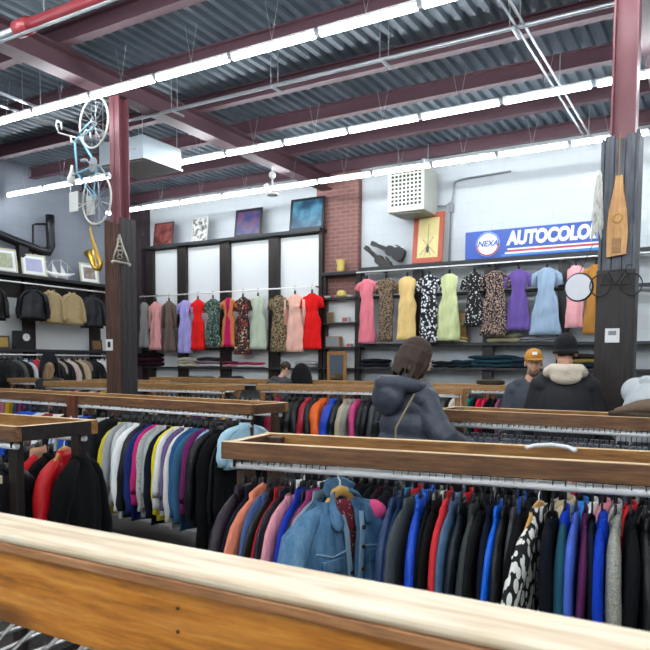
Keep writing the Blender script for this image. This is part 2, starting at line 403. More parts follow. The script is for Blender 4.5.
m = MB(); m.bb((-.142, -.2, 0), (-.118, .1, 3.48)); m.bb((.118, -.2, 0), (.142, .1, 3.52)); m.bb((-.118, .08, 0), (.118, .1, 3.5)); m.build('side_planks', W_COLB, t, bevel=.004)
MB().bb((-.148, -.21, 0), (.148, -.2, 2.42)).build('lower_cladding', W_DARKZ, t, bevel=.004)
# hung board (cradle shape)
t = thing('hanging_board', 'pale tapered wooden board with carved ring, hanging by a rope on the right column', 'wooden board', (CX, CY-.075, 2.52))
o_ = [(-.075, 0), (.075, .02), (.082, .2), (.068, .38), (.042, .52), (.03, .65), (-.022, .65), (-.04, .52), (-.068, .38), (-.082, .2)]
MB().prism(o_, .02).build('board', wood('blonde_carved_wood', '#a87a44', '#cda268', '#dcb883', 'Z', .45, 1, False), t, bevel=.004)
m = MB(); m.tube([(.03*cos(a)-.0, -.004, .31+.035*sin(a)) for a in [k*PI/8 for k in range(16)]], .008, 6, closed=True); m.build('carved_ring', W_HANG, t, smooth=True)
m = MB(); m.bb((-.035, -.003, .03), (.035, 0, .15)); m.build('carved_panel', W_LIGHT, t)
MB().tube([(0, 0, .64), (.002, 0, .98)], .005, 6).build('rope', plain('jute_rope', '#a5815e', .9), t)
t = thing('notice_plate', 'white square notice with grey print on the right column', 'sign', (CX, CY-.075, 1.83))
MB().bb((-.065, 0, 0), (.045, .006, .115)).build('plate', WHITEPL, t); MB().bb((-.04, -.002, .06), (.02, 0, .095)).build('print', GREYPL, t)
# hanging round mirror
t = thing('round_drum', 'small white round drum with dark rim hanging left of the right column', 'drum', (-1.08, 6.0, 2.29), R(-8))
MB().disc((0, 0, 0), .108, .03).build('drum_skin', plain('drum_skin', '#d9dadf', .6, var=.08, bscale=20), t)
m = MB(); m.tube([(.11*cos(k*PI/16), .015, .11*sin(k*PI/16)) for k in range(32)], .011, 6, closed=True); m.build('rim', BLACKM, t, smooth=True)
m = MB(); m.tube([(0, .01, .11), (.1, .03, .35)], .003, 4); m.build('cord', BLACK, t)
# small wire bicycle ornament
t = thing('bicycle_ornament', 'small black wire bicycle ornament on the right column', 'ornament', (CX+.03, CY-.12, 2.2))
t.scale = (.82, 1, .9)
for q, n_ in ((-.17, 0), (.12, 1)):
    MB().tube([(q+.095*cos(k*PI/14), 0, .1+.095*sin(k*PI/14)) for k in range(28)], .006, 6, closed=True).build('wheel', BLACKM, t, smooth=True)
m = MB(); P = [(-.17, 0, .1), (-.1, 0, .22), (.06, 0, .23), (-.03, 0, .1), (.12, 0, .1)]
for a, b in ((0, 1), (1, 2), (2, 4), (1, 3), (3, 4), (2, 3), (0, 3)): m.tube([P[a], P[b]], .005, 5)
m.tube([P[2], (.07, 0, .27), (.12, 0, .27)], .005, 5); m.build('bicycle_frame', BLACKM, t)
# fur pelt left of column
m = MB(); rf = random.Random(9); m.tube([(-.935, 5.9, 3.2), (-.935, 5.9, 3.06), (-.94, 5.9, 2.88), (-.945, 5.9, 2.74)], [.008, .018, .026, .012], 8)
for i in range(70):
    z = rf.uniform(2.74, 3.18); x = -.935+(z-2.66)*.02; an = rf.uniform(0, 2*PI); q = .022+.018*(1-abs((z-2.85)/.3))
    m.tube([(x, 5.895, z), (x+q*cos(an)*.8, 5.895-abs(q*sin(an))*.6, z-.03), (x+q*cos(an)*1.2, 5.895-abs(q*sin(an))*.8, z-.1)], [.012, .01, .002], 5)
tag(m.build('fur_pelt', plain('grey_white_fur', '#d4d2ca', .95, bump=.6, bscale=90, var=.25), smooth=True), 'shaggy grey white fur tail hanging beside the right column', 'fur')

# sax, ornate metal frame on the left column
t = thing('saxophone', 'brass saxophone hanging on the left face of the left column', 'saxophone', (-6.93, 5.98, 2.86), R(10))
t.scale = (.72, .8, .78)
m = MB(); m.tube([(.2, 0, .62), (.12, 0, .66), (.05, 0, .62), (.04, 0, .55), (.09, 0, .38), (.16, 0, .2), (.22, 0, .08), (.26, 0, .0), (.22, 0, -.07), (.14, 0, -.06), (.09, 0, .02), (.05, 0, .12), (.0, 0, .2)],
  [.008, .009, .011, .014, .022, .03, .036, .042, .045, .048, .052, .06, .085], 12); m.build('body', BRASS, t, smooth=True)
m = MB()
for k in range(7): m.disc((.09+k*.02, -.04, .38-k*.05), .015, .01, 10)
m.tube([(.08, -.035, .42), (.2, -.04, .1)], .005, 5); m.build('keys', BRASS, t)
MB().tube([(.2, 0, .62), (.23, 0, .6)], .01, 8).build('mouthpiece', BLACK, t)
t = thing('metal_ornament', 'ornate grey metal stand shaped like an A on the left column', 'ornament', (-6.43, 6.02, 2.86), R(50))
t.scale = (.8, .8, .85)
m = MB(); m.tube([(0, 0, .4), (-.03, 0, .25), (-.08, 0, .1), (-.1, 0, 0)], .014, 6); m.tube([(0, 0, .4), (.04, 0, .25), (.1, 0, .1), (.14, 0, -.03)], .014, 6)
m.tube([(-.1, 0, .02), (.14, 0, -.02)], .02, 6); m.tube([(-.06, 0, .17), (.07, 0, .17)], .012, 6)
for k in range(5): m.tube([(.035*cos(j*PI/5)+.01*(k % 2), 0, .08+k*.06+.03*sin(j*PI/5)) for j in range(10)], .007, 5, closed=True)
m.ell((.14, 0, -.03), .03, 8, 6); m.ell((-.1, 0, 0), .03, 8, 6); m.build('scrollwork', plain('aged_silver', '#a09c8c', .4, .7), t, smooth=True)

# ------------------------------------------------------------------ bicycle hanging vertically
t = thing('bicycle', 'pale blue racing bicycle hanging vertically from the left column', 'bicycle', (-6.68, 5.9, 3.62), R(-8))
t.scale = (.9, .9, .9)
# local: -X is the bike's up, +Z its forward; rear wheel at z=0, front wheel at z=1.02
WH = plain('white_bicycle_paint', '#dcdcd6', .35); BLU = plain('light_blue_bicycle_paint', '#7fb2c6', .35)
TYRE = plain('cream_tyre', '#c9c7bd', .7)
for zc, xo in ((0, 0), (1.02, -.04)):
    wo = MB().tube([(xo+.33*cos(k*PI/20), 0, zc+.33*sin(k*PI/20)) for k in range(40)], .014, 8, closed=True).build('wheel', TYRE, t, smooth=True)
    m = MB()
    for k in range(18):
        a = k*PI/9; m.tube([(xo, .025*(-1)**k, zc), (xo+.32*cos(a), 0, zc+.32*sin(a))], .003, 4)
    m.tube([(xo, -.04, zc), (xo, .04, zc)], .02, 8); m.build('spokes', STEEL, wo)
BBk = (-.0, 0, .45); SEAT = (-.46, 0, .42); HEAD = (-.5, 0, .86); HEADL = (-.38, 0, .9)
m = MB()
for a, b, r in ((BBk, SEAT, .015), (SEAT, HEAD, .015), (BBk, HEADL, .018), (HEAD, HEADL, .018), ((0, -.05, 0), BBk, .01), ((0, .05, 0), BBk, .01), ((0, -.05, 0), SEAT, .008), ((0, .05, 0), SEAT, .008)):
    m.tube([a, b], r, 8)
m.build('frame', BLU, t, smooth=True)
m = MB(); m.tube([HEADL, (-.3, .045, .93), (-.04, .045, 1.02)], .012, 8); m.tube([HEADL, (-.3, -.045, .93), (-.04, -.045, 1.02)], .012, 8); m.build('fork', BLU, t, smooth=True)
m = MB(); m.tube([HEAD, (-.58, 0, .86), (-.6, 0, .95)], .014, 8)
for s_ in (-1, 1): m.tube([(-.6, 0, .95), (-.6, s_*.19, .95), (-.61, s_*.21, 1.05), (-.56, s_*.22, 1.09), (-.47, s_*.22, 1.04), (-.46, s_*.22, .95)], .012, 8)
m.build('handlebar', WH, t, smooth=True)
m = MB(); m.tube([SEAT, (-.58, 0, .41)], .012, 8); m.build('seat_post', STEEL, t)
m = MB(); m.tube([(-.6, 0, .29), (-.61, 0, .37), (-.59, 0, .47), (-.58, 0, .55)], [(.02, .07), (.028, .065), (.022, .025), (.015, .015)], 12, up=(1, 0, 0)); m.build('saddle', plain('pale_saddle', '#cfcdc8', .5), t, smooth=True)
m = MB(); m.disc((BBk[0], -.05, BBk[2]), .095, .006, 24); m.tube([(0, -.07, .45), (-.12, -.07, .52)], .01, 6); m.tube([(0, .06, .45), (.12, .06, .32)], .01, 6)
m.tube([(0, -.07, .45), (0, .06, .45)], .012, 6); o = m.build('crankset', STEEL, t)
MB().bb((-.17, -.13, .5), (-.08, -.07, .53)).build('pedal', STEEL, o); MB().bb((.08, .07, .3), (.16, .13, .33)).build('pedal', STEEL, o); MB().disc((0, -.045, 0), .045, .008, 16).build('sprocket', STEEL, t)
m = MB()
for s_ in (-1, 1):
    m.tube([(-.42, s_*.13, -.1), (-.42, s_*.13, .22)], .006, 5); m.tube([(-.42, s_*.13, -.1), (-.3, s_*.13, -.12), (0, s_*.05, 0)], .006, 5); m.bb((-.44, s_*.13-.01, -.14), (-.25, s_*.13+.01, .12))
m.tube([(-.42, -.13, .0), (-.42, .13, .0)], .006, 5); m.build('rear_rack', WH, t)
m = MB(); m.tube([(.0, 0, 1.35), (.05, .1, 1.47)], .01, 6); m.tube([(-.04, 0, 1.36), (.1, .05, 1.3)], .004, 5); m.build('hanging_hook', STEEL, t)

# ------------------------------------------------------------------ ceiling heater box
cpt = atZ(143, 158, 4.42)
t = thing('ceiling_unit', 'square galvanized duct box hanging behind the left column', 'ventilation unit', (cpt.x, cpt.y, 4.42))
t.scale = (.9, .8, 1)
MB().bb((-.95, 0, .03), (0, .95, .32)).build('box', plain('pale_duct_metal', '#aab6bc', .4, .5, var=.05, bscale=5), t, bevel=.01)
m = MB(); m.bb((-.97, -.02, 0), (.02, .97, .03)); m.build('rim', STEEL, t)
m = MB(); [m.bb((-.9, .05+k*.07, -.012), (-.05, .07+k*.07, 0)) for k in range(12)]; m.build('grille', plain('dark_grille', '#c4c2bc', .5, .1), t)
m = MB(); [m.tube([(a, b, .3), (a, b, .93)], .008, 5) for a in (-.9, -.05) for b in (.05, .9)]; m.build('hanger_rod', STEEL, t)
# small white drop pole fixture
q = atZ(267, 165, 4.86)
t = thing('pole_fixture', 'small white device on a drop pole beneath the left girder', 'ceiling fixture', (-6.62, 9.55, 4.5))
MB().tube([(0, 0, .4), (0, 0, -.06)], .015, 8).build('pole', WHITEPL, t)
MB().ell((0, 0, .26), .06, 10, 8).build('ball_joint', WHITEPL, t, smooth=True)
MB().box((-.07, -.05, .02), (.1, .03, .2), ry=R(-18)).build('panel', WHITEPL, t, bevel=.01)
MB().disc((0, 0, -.07), .1, .03, axis='Z').build('base_disc', WHITEPL, t)

# ------------------------------------------------------------------ back wall shelving
YS = 11.1
def shelf_unit(x0, x1, posts, shelves, label, top_rail=None, name='wall_shelf'):
    t = thing(name, label, 'shelving', (0, 0, 0)); 
    for z, th, d in shelves: MB().bb((x0, YS, z-th), (x1, YS+d, z)).build('shelf', SHELF, t, bevel=.004)
    for p, z1, wd in posts: MB().bb((p-wd/2, YS+.08, 0), (p+wd/2, YS+.16, z1)).build('post', W_DARKZ, t)
    if top_rail:
        m = MB(); m.tube([(x0+.02, YS-.12, top_rail), (x1-.02, YS-.12, top_rail)], .014, 8)
        m.build('rail', CHROME, t, smooth=True)
        m = MB(); [m.bb((p-.01, YS-.12, top_rail-.012), (p+.01, YS+.09, top_rail+.012)) for p, z1, wd in posts if x0 < p < x1]; m.build('rail_bracket', BLACKM, t)
    return t
pl = [atY(px_, 300, YS).x for px_ in (147, 179, 222, 271)]
shelf_unit(-11.15, -6.62, [(pl[0], 4.14, .2), (pl[1], 4.14, .24), (pl[2], 4.14, .25), (pl[3], 4.14, .24), (-6.65, 4.2, .08)],
  [(4.17, .06, .32), (1.95, .05, .38), (1.55, .04, .38), (1.14, .04, .38)], 'tall black wall shelving with rail of dresses, left of the brick pilaster', 3.07, 'dress_shelving')
shelf_unit(-6.58, -5.86, [(-6.56, 3.34, .05), (-5.86, 3.34, .1)], [(3.33, .06, .38), (2.86, .035, .3), (2.4, .035, .3), (1.95, .04, .38), (1.56, .03, .38)], 'narrow black shelving in front of the brick pilaster', None, 'narrow_shelving')
pr = [atY(px_, 300, YS).x for px_ in (415, 487, 562)]
shelf_unit(-5.8, -.3, [(p, 3.34, .17) for p in pr]+[(-.5, 3.34, .15)], [(3.37, .06, .32), (2.85, .03, .3), (2.0, .05, .38), (1.585, .04, .38), (1.14, .04, .38)], 'long black wall shelving with rail of dresses, below the blue sign', 3.27, 'dress_shelving')
# white backing panels stand between the posts on the left section
m = MB(); pk = [-11.15]+pl+[-6.62]
t = thing('white_panels', 'white panels fixed between the black posts of the left shelving', 'wall panel')
for a, b in zip(pk[:-1], pk[1:]):
    if b-a > .4: MB().bb((a+.1, YS+.17, 1.2), (b-.1, YS+.185, 4.08)).build('panel', plain('white_panel_paint', '#e2e6e6', .6), t)

t = thing('white_panels', 'white backing panel behind the narrow shelves below the brick', 'wall panel')
MB().bb((-6.55, 11.33, 1.2), (-5.87, 11.35, 2.84)).build('panel', plain('white_panel_paint', '#e2e6e6', .6), t)
struct('trim_2', MB().bb((-11.69, 11.2, 0), (-11.3, 11.49, 5.1)), plain('dark_maroon_corner', '#3a2c32', .6))

# sign
t = thing('shop_sign', 'long blue sign reading NEXA AUTOCOLOR above the right shelving', 'sign', (-3.88, 11.3, 3.4))
BL = plain('sign_blue', '#1f4fae', .35); WT = plain('sign_white', '#eef2f5', .35); RD = plain('sign_red', '#c23a4a', .35); LB = plain('sign_light_blue', '#2f7fd0', .35)
MB().bb((0, 0, 0), (2.6, .12, .46)).build('panel', BL, t, bevel=.01)
m = MB(); m.bb((.72, -.004, .115), (2.6, 0, .138)); m.build('white_stripe', WT, t)
m = MB(); m.bb((.72, -.004, .08), (2.6, 0, .113)); m.build('red_stripe', RD, t)
m = MB(); m.bb((.68, -.004, .05), (2.6, 0, .078)); m.build('lower_white_stripe', WT, t)
m = MB(); m.bb((.62, -.004, .012), (2.6, 0, .048)); m.build('light_blue_stripe', LB, t)
MB().disc((.39, -.004, .235), .2, .004).build('emblem', WT, t)
m = MB(); m.tube([(.39+.185*cos(a), -.006, .235+.185*sin(a)) for a in [PI+k*PI/16 for k in range(17)]], .012, 6); m.build('emblem_red_ring', RD, t)
m = MB(); m.tube([(.39+.185*cos(a), -.006, .235+.185*sin(a)) for a in [k*PI/16 for k in range(17)]], .01, 6); m.build('emblem_blue_ring', LB, t)
text('emblem_letters', 'NEXA', .13, BL, t, Matrix.Translation((.39, -.006, .24)) @ FACE, .003, .25)
text('sign_letters', 'AUTOCOLOR', .29, WT, t, Matrix.Translation((.72, -.006, .29)) @ FACE, .016, .1, .775, align='LEFT')

# wall heater
t = thing('unit_heater', 'beige boxy unit heater with slatted front hanging on the back wall', 'heater', (-5.07, 10.75, 4.2))
MB().bb((0, 0, 0), (.66, .62, .72)).build('casing', BEIGE, t, bevel=.012)
m = MB(); [m.bb((.06+.0, -.01, .14+k*.066), (.6, .004, .165+k*.066)) for k in range(9)]; m.build('louvre', BEIGE, t)
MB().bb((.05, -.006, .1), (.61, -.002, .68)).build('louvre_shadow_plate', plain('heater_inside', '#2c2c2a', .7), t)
m = MB(); [m.bb((.05+k*.07, -.014, .1), (.07+k*.07, -.006, .68)) for k in range(9)]; m.build('vertical_fin', BEIGE, t)
MB().bb((.08, .06, -.02), (.58, .56, .002)).build('bottom_panel', plain('heater_bottom', '#8f9186', .5, .2), t)
m = MB(); m.tube([(.45, .5, .72), (.45, .5, 1.05), (.55, .62, 1.12)], .06, 12); m.build('flue', STEEL, t, smooth=True)
m = MB(); [m.tube([(a, .3, .72), (a, .3, 1.15)], .008, 5) for a in (.05, .6)]; m.build('hanger_rod', STEEL, t)
t = thing('wall_conduit', 'thin grey conduit bending across the white wall beside the heater', 'conduit')
a0 = atY(449, 262, 11.44); a1 = atY(451, 208, 11.44); a2 = atY(455, 182, 11.44); a3 = atY(462, 179, 11.44); a4 = atY(511, 171, 11.44)
MB().tube([a0, a1, a2, a3, a4], .016, 8).build('conduit_run', GREYPL, t, smooth=True)
MB().tube([a1, atY(450, 208, 11.44)+Vector((0, 0, .1)), atY(446, 206, 11.4), atY(432, 206, 11.38)], .014, 8).build('branch', GREYPL, t, smooth=True)
MB().box(a1, (.08, .06, .14)).build('junction_box', GREYPL, t)

# pictures
def art(name, cols, scale, kind='noise'):
    m = NT(name); v = m.coord(); m.setp(Roughness=.35)
    if kind == 'wave':
        wv = m.n('ShaderNodeTexWave'); wv.wave_type = 'RINGS'; wv.inputs['Scale'].default_value = scale; wv.inputs['Distortion'].default_value = 8; m.l(v, wv.inputs[0]); f = wv.outputs['Fac']
    else: f = m.noise(v, scale, 4)
    n_ = len(cols); m.l(m.ramp(f, [(.25+.5*i/(n_-1), c) for i, c in enumerate(cols)]), m.b.inputs['Base Color']); return m.m
def picture(label, loc, w_, h_, fr, artm, fw=.04, rz=0, lean=R(-7), mount=None, name='framed_picture'):
    t = thing(name, label, 'picture', loc, rz); t.rotation_euler = (lean, 0, rz); m = MB()
    m.bb((-w_/2, 0, 0), (w_/2, .02, fw)); m.bb((-w_/2, 0, h_-fw), (w_/2, .02, h_)); m.bb((-w_/2, 0, fw), (-w_/2+fw, .02, h_-fw)); m.bb((w_/2-fw, 0, fw), (w_/2, .02, h_-fw))
    m.build('frame', fr, t, bevel=.003)
    if mount:
        MB().bb((-w_/2+fw, .006, fw), (w_/2-fw, .016, h_-fw)).build('mount', mount, t); k = fw+.055*min(1, w_/.4)
        MB().bb((-w_/2+k, .002, k), (w_/2-k, .006, h_-k)).build('print', artm, t)
    else: MB().bb((-w_/2+fw, .006, fw), (w_/2-fw, .016, h_-fw)).build('print', artm, t)
    return t
ZT = 4.17
picture('dark red portrait picture on top of the left shelving', (-10.62, YS+.06, ZT), .55, .5, plain('dark_red_frame', '#4a1d1c', .5), art('red_brown_art', ['#141010', '#5a1c1a', '#8a4c46', '#1c1412'], 5), .03)
picture('black and white drawing with white figures on top of the left shelving', (-9.6, YS+.06, ZT), .42, .5, plain('white_frame', '#c9c9c2', .5), art('black_white_art', ['#111111', '#e0e0da', '#222222', '#cfcdc2'], 9), .02)
picture('blue and violet picture in black frame on top of the left shelving', (-8.36, YS+.08, ZT), .66, .56, plain('black_frame', '#1a1a1e', .4), art('violet_art', ['#161a30', '#2c3668', '#66405e', '#1d2444'], 4), .05)
picture('large blue swirled picture in black frame, left of the brick pilaster', (-6.98, YS+.08, ZT), .76, .62, plain('black_frame2', '#17181c', .4), art('blue_art', ['#0c1e30', '#1b4864', '#4a8298', '#163a56'], 3.0), .05)
t = picture('tall red framed picture with pale yellow print, below the heater', (-4.53, 11.2, 3.39), .56, .88, plain('orange_red_frame', '#b05038', .45), plain('yellow_print_paper', '#d8c98c', .4, var=.15, bscale=6), .09)
m = MB(); [m.tube([(0, .003, .3), (a, .003, b)], .004, 5) for a, b in ((-.14, .14), (.14, .16), (-.06, .12), (.05, .13), (.0, .68), (.1, .45), (-.1, .42))]; m.ell((0, .003, .24), (.03, .004, .07)); m.build('printed_figure', plain('print_grey', '#4a4a44', .6), t)

# guitar cases on top of right shelving
def gcase(name, label, loc, sc, rot, mat, mat2):
    t = thing(name, label, 'guitar case', loc); t.rotation_euler = (0, rot, R(0))
    h = [(0, .0), (.13, .02), (.17, .12), (.15, .24), (.105, .32), (.12, .40), (.11, .47), (.05, .52), (.045, .8), (.06, .84), (.055, .95)]
    o_ = [(x*sc, z*sc) for x, z in h]+[(-x*sc, z*sc) for x, z in h[::-1][:-1]]
    MB().prism(o_, .09).build('case', mat, t, bevel=.015)
    MB().prism([(x*.93, z*.96+.02*sc) for x, z in o_], .01, Matrix.Translation((0, -.006, 0))).build('lid', mat2, t, bevel=.004)
    m = MB(); m.bb((.15*sc, .02, .2*sc), (.18*sc, .06, .32*sc)); m.build('handle', BLACKM, t); return t
gp = lambda x, y, Y: atY(x, y, Y)
p = gp(402, 253, 11.25); gcase('guitar_case', 'black guitar case leaning on the wall, upper of the two beside the brick', (p.x+.03, 11.26, p.z-.06), .76, R(-66), BLACKM, plain('case_grain', '#2a2c30', .5, bump=.3))
p = gp(390, 267, 11.2); gcase('guitar_case', 'shiny black guitar case with brown neck, lower of the two beside the brick', (p.x+.02, 11.12, p.z-.06), .7, R(-48), BLACK, plain('case_shine', '#3a3633', .25, .3))

# little things on the narrow shelf and others
def smallbox(name, label, cat, p, d, mat, topm=None, rz=0):
    t = thing(name, label, cat, p, rz)
    MB().bb((-d[0]/2, -d[1]/2, 0), (d[0]/2, d[1]/2, d[2])).build('body', mat, t, bevel=.006)
    if topm: MB().bb((-d[0]/2+.015, -d[1]/2-.004, .015), (d[0]/2-.015, -d[1]/2, d[2]-.015)).build('front_panel', topm, t)
    return t
def lathe(name, prof, mat, n=14):
    m = MB(); rings = [[(r*cos(2*PI*k/n), r*sin(2*PI*k/n), z) for k in range(n)] for r, z in prof]; return m.loft(rings)
def vase(label, p, prof, mat, cat='vase', name='vase', rim=None):
    t = thing(name, label, cat, p); lathe('b', prof, mat).build('body', mat, t, smooth=True)
    r, z = prof[-1]; MB().tube([(r*cos(k*PI/8), r*sin(k*PI/8), z) for k in range(16)], .004, 5, closed=True).build('rim', rim or mat, t); return t
YEL = plain('yellow_ceramic', '#d8c06a', .35)
vase('yellow ceramic jar on top shelf before the brick pilaster', (-6.22, 11.2, 3.33), [(.05, 0), (.08, .05), (.07, .12), (.09, .2), (.1, .22)], YEL, 'jar', 'jar')
vase('squat yellow pot on the shelf below the yellow jar', (-6.2, 11.2, 2.86), [(.05, 0), (.1, .04), (.09, .1), (.06, .13)], YEL, 'pot', 'pot')
for px_, c_ in ((327, '#e8e4da'), (338, '#dcd9d2'), (349, '#f0eee8')):
    p = atY(px_, 300, 11.2); vase('small %s dish, %s on the second narrow shelf' % ('white', {327: 'leftmost', 338: 'middle', 349: 'rightmost'}[px_]), (p.x, 11.22, 2.86), [(.03, 0), (.05, .02), (.07, .04)], plain('dish%d' % px_, c_, .4), 'dish', 'dish')
smallbox('picture_block', 'small gold framed picture on the third narrow shelf', 'picture', (-6.44, 11.2, 2.4), (.14, .03, .2), plain('gold_frame', '#8a7444', .4), plain('sepia_print', '#6b5c46', .5))
smallbox('trinket_box', 'small pinkish trinket box on the third narrow shelf', 'box', (-6.1, 11.2, 2.4), (.14, .1, .1), plain('white_box', '#d8cfc8', .4), plain('pink_print', '#a05c60', .5))
smallbox('wooden_radio', 'brown and grey wooden radio on the fourth narrow shelf', 'radio', (-6.36, 11.2, 1.95), (.3, .12, .2), W_LIGHT, GREYPL)
smallbox('figurine_set', 'small grey box with red lid right of the wooden radio', 'box', (-6.03, 11.22, 1.95), (.1, .1, .06), plain('grey_box', '#98938c', .5), RD)
t = thing('standing_mirror', 'tall gold framed mirror reflecting clothes, in front of narrow shelving', 'mirror', (-6.16, 10.95, 0))
MB().bb((-.2, 0, .3), (.2, .03, 1.86)).build('frame', W_LIGHTP, t, bevel=.005)
MB().bb((-.14, -.004, .36), (.14, 0, 1.8)).build('mirror_glass', plain('mirror_glass', '#b8c0c4', .06, 1), t)
m = MB(); m.bb((-.14, .03, 0), (-.1, .3, .04)); m.bb((.1, .03, 0), (.14, .3, .04)); m.bb((-.14, .0, 0), (-.1, .03, .3)); m.bb((.1, 0, 0), (.14, .03, .3)); m.build('foot', W_LIGHTP, t)
t = thing('brown_picture_easel', 'brown framed photo of a child leaning behind the pale green dress', 'picture', (atY(461, 300, 11.2).x, 11.2, 2.0))
MB().bb((-.1, 0, 0), (.1, .02, .55)).build('frame', W_LIGHT, t); MB().bb((-.07, -.003, .3), (.07, 0, .5)).build('print', art('teal_art', ['#2a5a78', '#c9a070', '#3a87a0'], 6), t)

exec_tail = True

# ------------------------------------------------------------------ clothes racks
ZT_R = 1.34
def rack(label, x0, y0, ang, L, D, bh=.07, top=ZT_R, woods=None, posts=(0, 1), lower=True, rods=(0, 1), name='clothes_rack', cat='clothes rack'):
    wx, wy, wp = woods or (W_RACK, W_RACKY, W_POST)
    t = thing(name, label, cat, (x0, y0, 0), R(ang)); th = .042
    for k, nm_ in ((0, 'front_beam'), (1, 'back_beam')):
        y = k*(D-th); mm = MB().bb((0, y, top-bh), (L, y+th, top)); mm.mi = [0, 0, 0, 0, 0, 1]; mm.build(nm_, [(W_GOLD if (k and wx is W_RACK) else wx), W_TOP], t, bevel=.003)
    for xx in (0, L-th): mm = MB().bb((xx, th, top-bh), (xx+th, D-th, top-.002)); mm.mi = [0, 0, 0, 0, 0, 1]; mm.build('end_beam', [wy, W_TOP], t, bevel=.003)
    for p in posts:
        for y in (th+.002, D-2*th-.002):
            xx = .045+p*(L-.09-.07); MB().bb((xx, y, 0), (xx+.065, y+th, top-bh if 0 < p < 1 else top-.01)).build('post', wp, t, bevel=.004)
    for k in rods:
        y = .035 if k == 0 else D-.06
        MB().tube([(.03, y, top-bh-.024), (L-.03, y, top-bh-.024)], .0165, 12).build('rod', CHROME, t, smooth=True)
        m = MB()
        for xx in (.045, L-.055): m.bb((xx, y-.02, top-bh-.03), (xx+.01, y+.02, top-bh))
        m.build('rod_bracket', BLACKM, t)
    if lower:
        MB().bb((.04, th, .12), (L-.04, D-th, .15)).build('bottom_shelf', W_DARK, t)
    t['_g'] = 0; del t['_g']
    return dict(o=t, x=x0, y=y0, a=R(ang), L=L, D=D, top=top, zr=top-bh-.024)
def rack_pt(rk, s, k=0, dz=0):
    ly = .035 if k == 0 else rk['D']-.06; c, s_ = cos(rk['a']), sin(rk['a'])
    return Vector((rk['x']+s*c-ly*s_, rk['y']+s*s_+ly*c, rk['zr']+dz))
def rack_s(rk, px, py, k=0, off=-.24):
    "distance along the rack's rod of a garment whose near sleeve shows at this pixel"
    ly = (.035 if k == 0 else rk['D']-.06)+off; v = ray(px, py); c, s_ = cos(rk['a']), sin(rk['a'])
    # local y of CAM + v*t == ly
    ax, ay = CAM.x-rk['x'], CAM.y-rk['y']; t_ = (ly-(-ax*s_+ay*c))/(-v.x*s_+v.y*c)
    return (ax+v.x*t_)*c+(ay+v.y*t_)*s_

rng = random.Random(3)
def sup(a, e): c = cos(a); return math.copysign(abs(c)**e, c)
def body_mb(prof, seed, amp=.007):
    r_ = random.Random(seed); m = MB(); rings = []; n = 28; ph = [r_.uniform(0, 6) for _ in range(4)]
    # resample profile
    pr_ = []
    for (a, b) in zip(prof[:-1], prof[1:]):
        ns = max(1, int(abs(b[0]-a[0])/.06))
        for i in range(ns): f = i/ns; pr_.append(tuple(a[j]+(b[j]-a[j])*f for j in range(3)))
    pr_.append(prof[-1])
    for z, w_, t_ in pr_:
        ring = []
        k_ = min(1, abs(z-prof[0][0])/.3)
        for k in range(n):
            a = 2*PI*k/n; y = w_*sup(a, .85); x = t_*math.copysign(abs(sin(a))**.8, sin(a))
            wv = amp*k_*(sin(y*38+ph[0]+z*3)+.6*sin(y*71+ph[1]-z*6)+.5*sin(z*21+ph[2]+y*9)); ring.append((x+wv, y+.006*sin(z*14+ph[3])*k_, z))
        rings.append(ring)
    return m.loft(rings)
def sleeve_mb(sd, hw, L, th, seed, ry=.05):
    r_ = random.Random(seed+50); m = MB(); pts = []; rad = []; ph = r_.uniform(0, 6)
    K = [(.055, -.128, .5, .030), (.10, -.150, .72, .036), (.15, -.182, .9, .044), (.188, -.225, 1.0, .050), (.215, -.29, 1.0, .052), (.232, -.37, .97, .052), (.243, -.45, .95, .050), (.250, -.54, .9, .047)]
    K += [(.252, -L*.88, .86, .043), (.252, -L, .8, .038)]; K = [(y*hw/.22, z, a, b) for y, z, a, b in K]
    for (p, q) in zip(K[:-1], K[1:]):
        for i in range(2):
            f = i/2; y, z, a, b_ = [p[k]+(q[k]-p[k])*f for k in range(4)]; w_ = 1+.06*sin(z*34+ph)
            pts.append((.012*sin(z*9+ph), sd*(y+.005*sin(z*23+ph)), z)); rad.append((th*1.12*a*w_, b_*w_*ry/.052))
    y, z, a, b_ = K[-1]; pts.append((0, sd*y, z)); rad.append((th*.8, b_*.85))
    return m.tube(pts, rad, 12, up=(1, 0, 0))
def collar_mb(h=.05, w_=.07, t_=.034, tilt=.02, open_=True, z0=-.135):
    m = MB(); rings = []
    for z, k in ((z0, 1.2), (z0+h*.5, 1.08), (z0+h, 1.0), (z0+h*.92, .82), (z0+h*.3, .8)):
        rings.append([(t_*k*sin(a)*1.0, w_*k*cos(a), z-(.03*max(0, -sin(a)) if open_ else 0)) for a in [2*PI*j/18 for j in range(18)]])
    return m.loft(rings, caps=False)
def hood_mb():
    m = MB(); m.tube([(.0, -.065, -.15), (.0, -.07, -.11), (.01, 0, -.09), (.0, .07, -.11), (.0, .065, -.15)], [(.022, .02), (.026, .024), (.026, .028), (.026, .024), (.022, .02)], 10)
    m.tube([(.01, 0, -.1), (.026, 0, -.15), (.028, 0, -.25)], [(.075, .022), (.085, .026), (.03, .014)], 12, up=(0, 1, 0)); return m
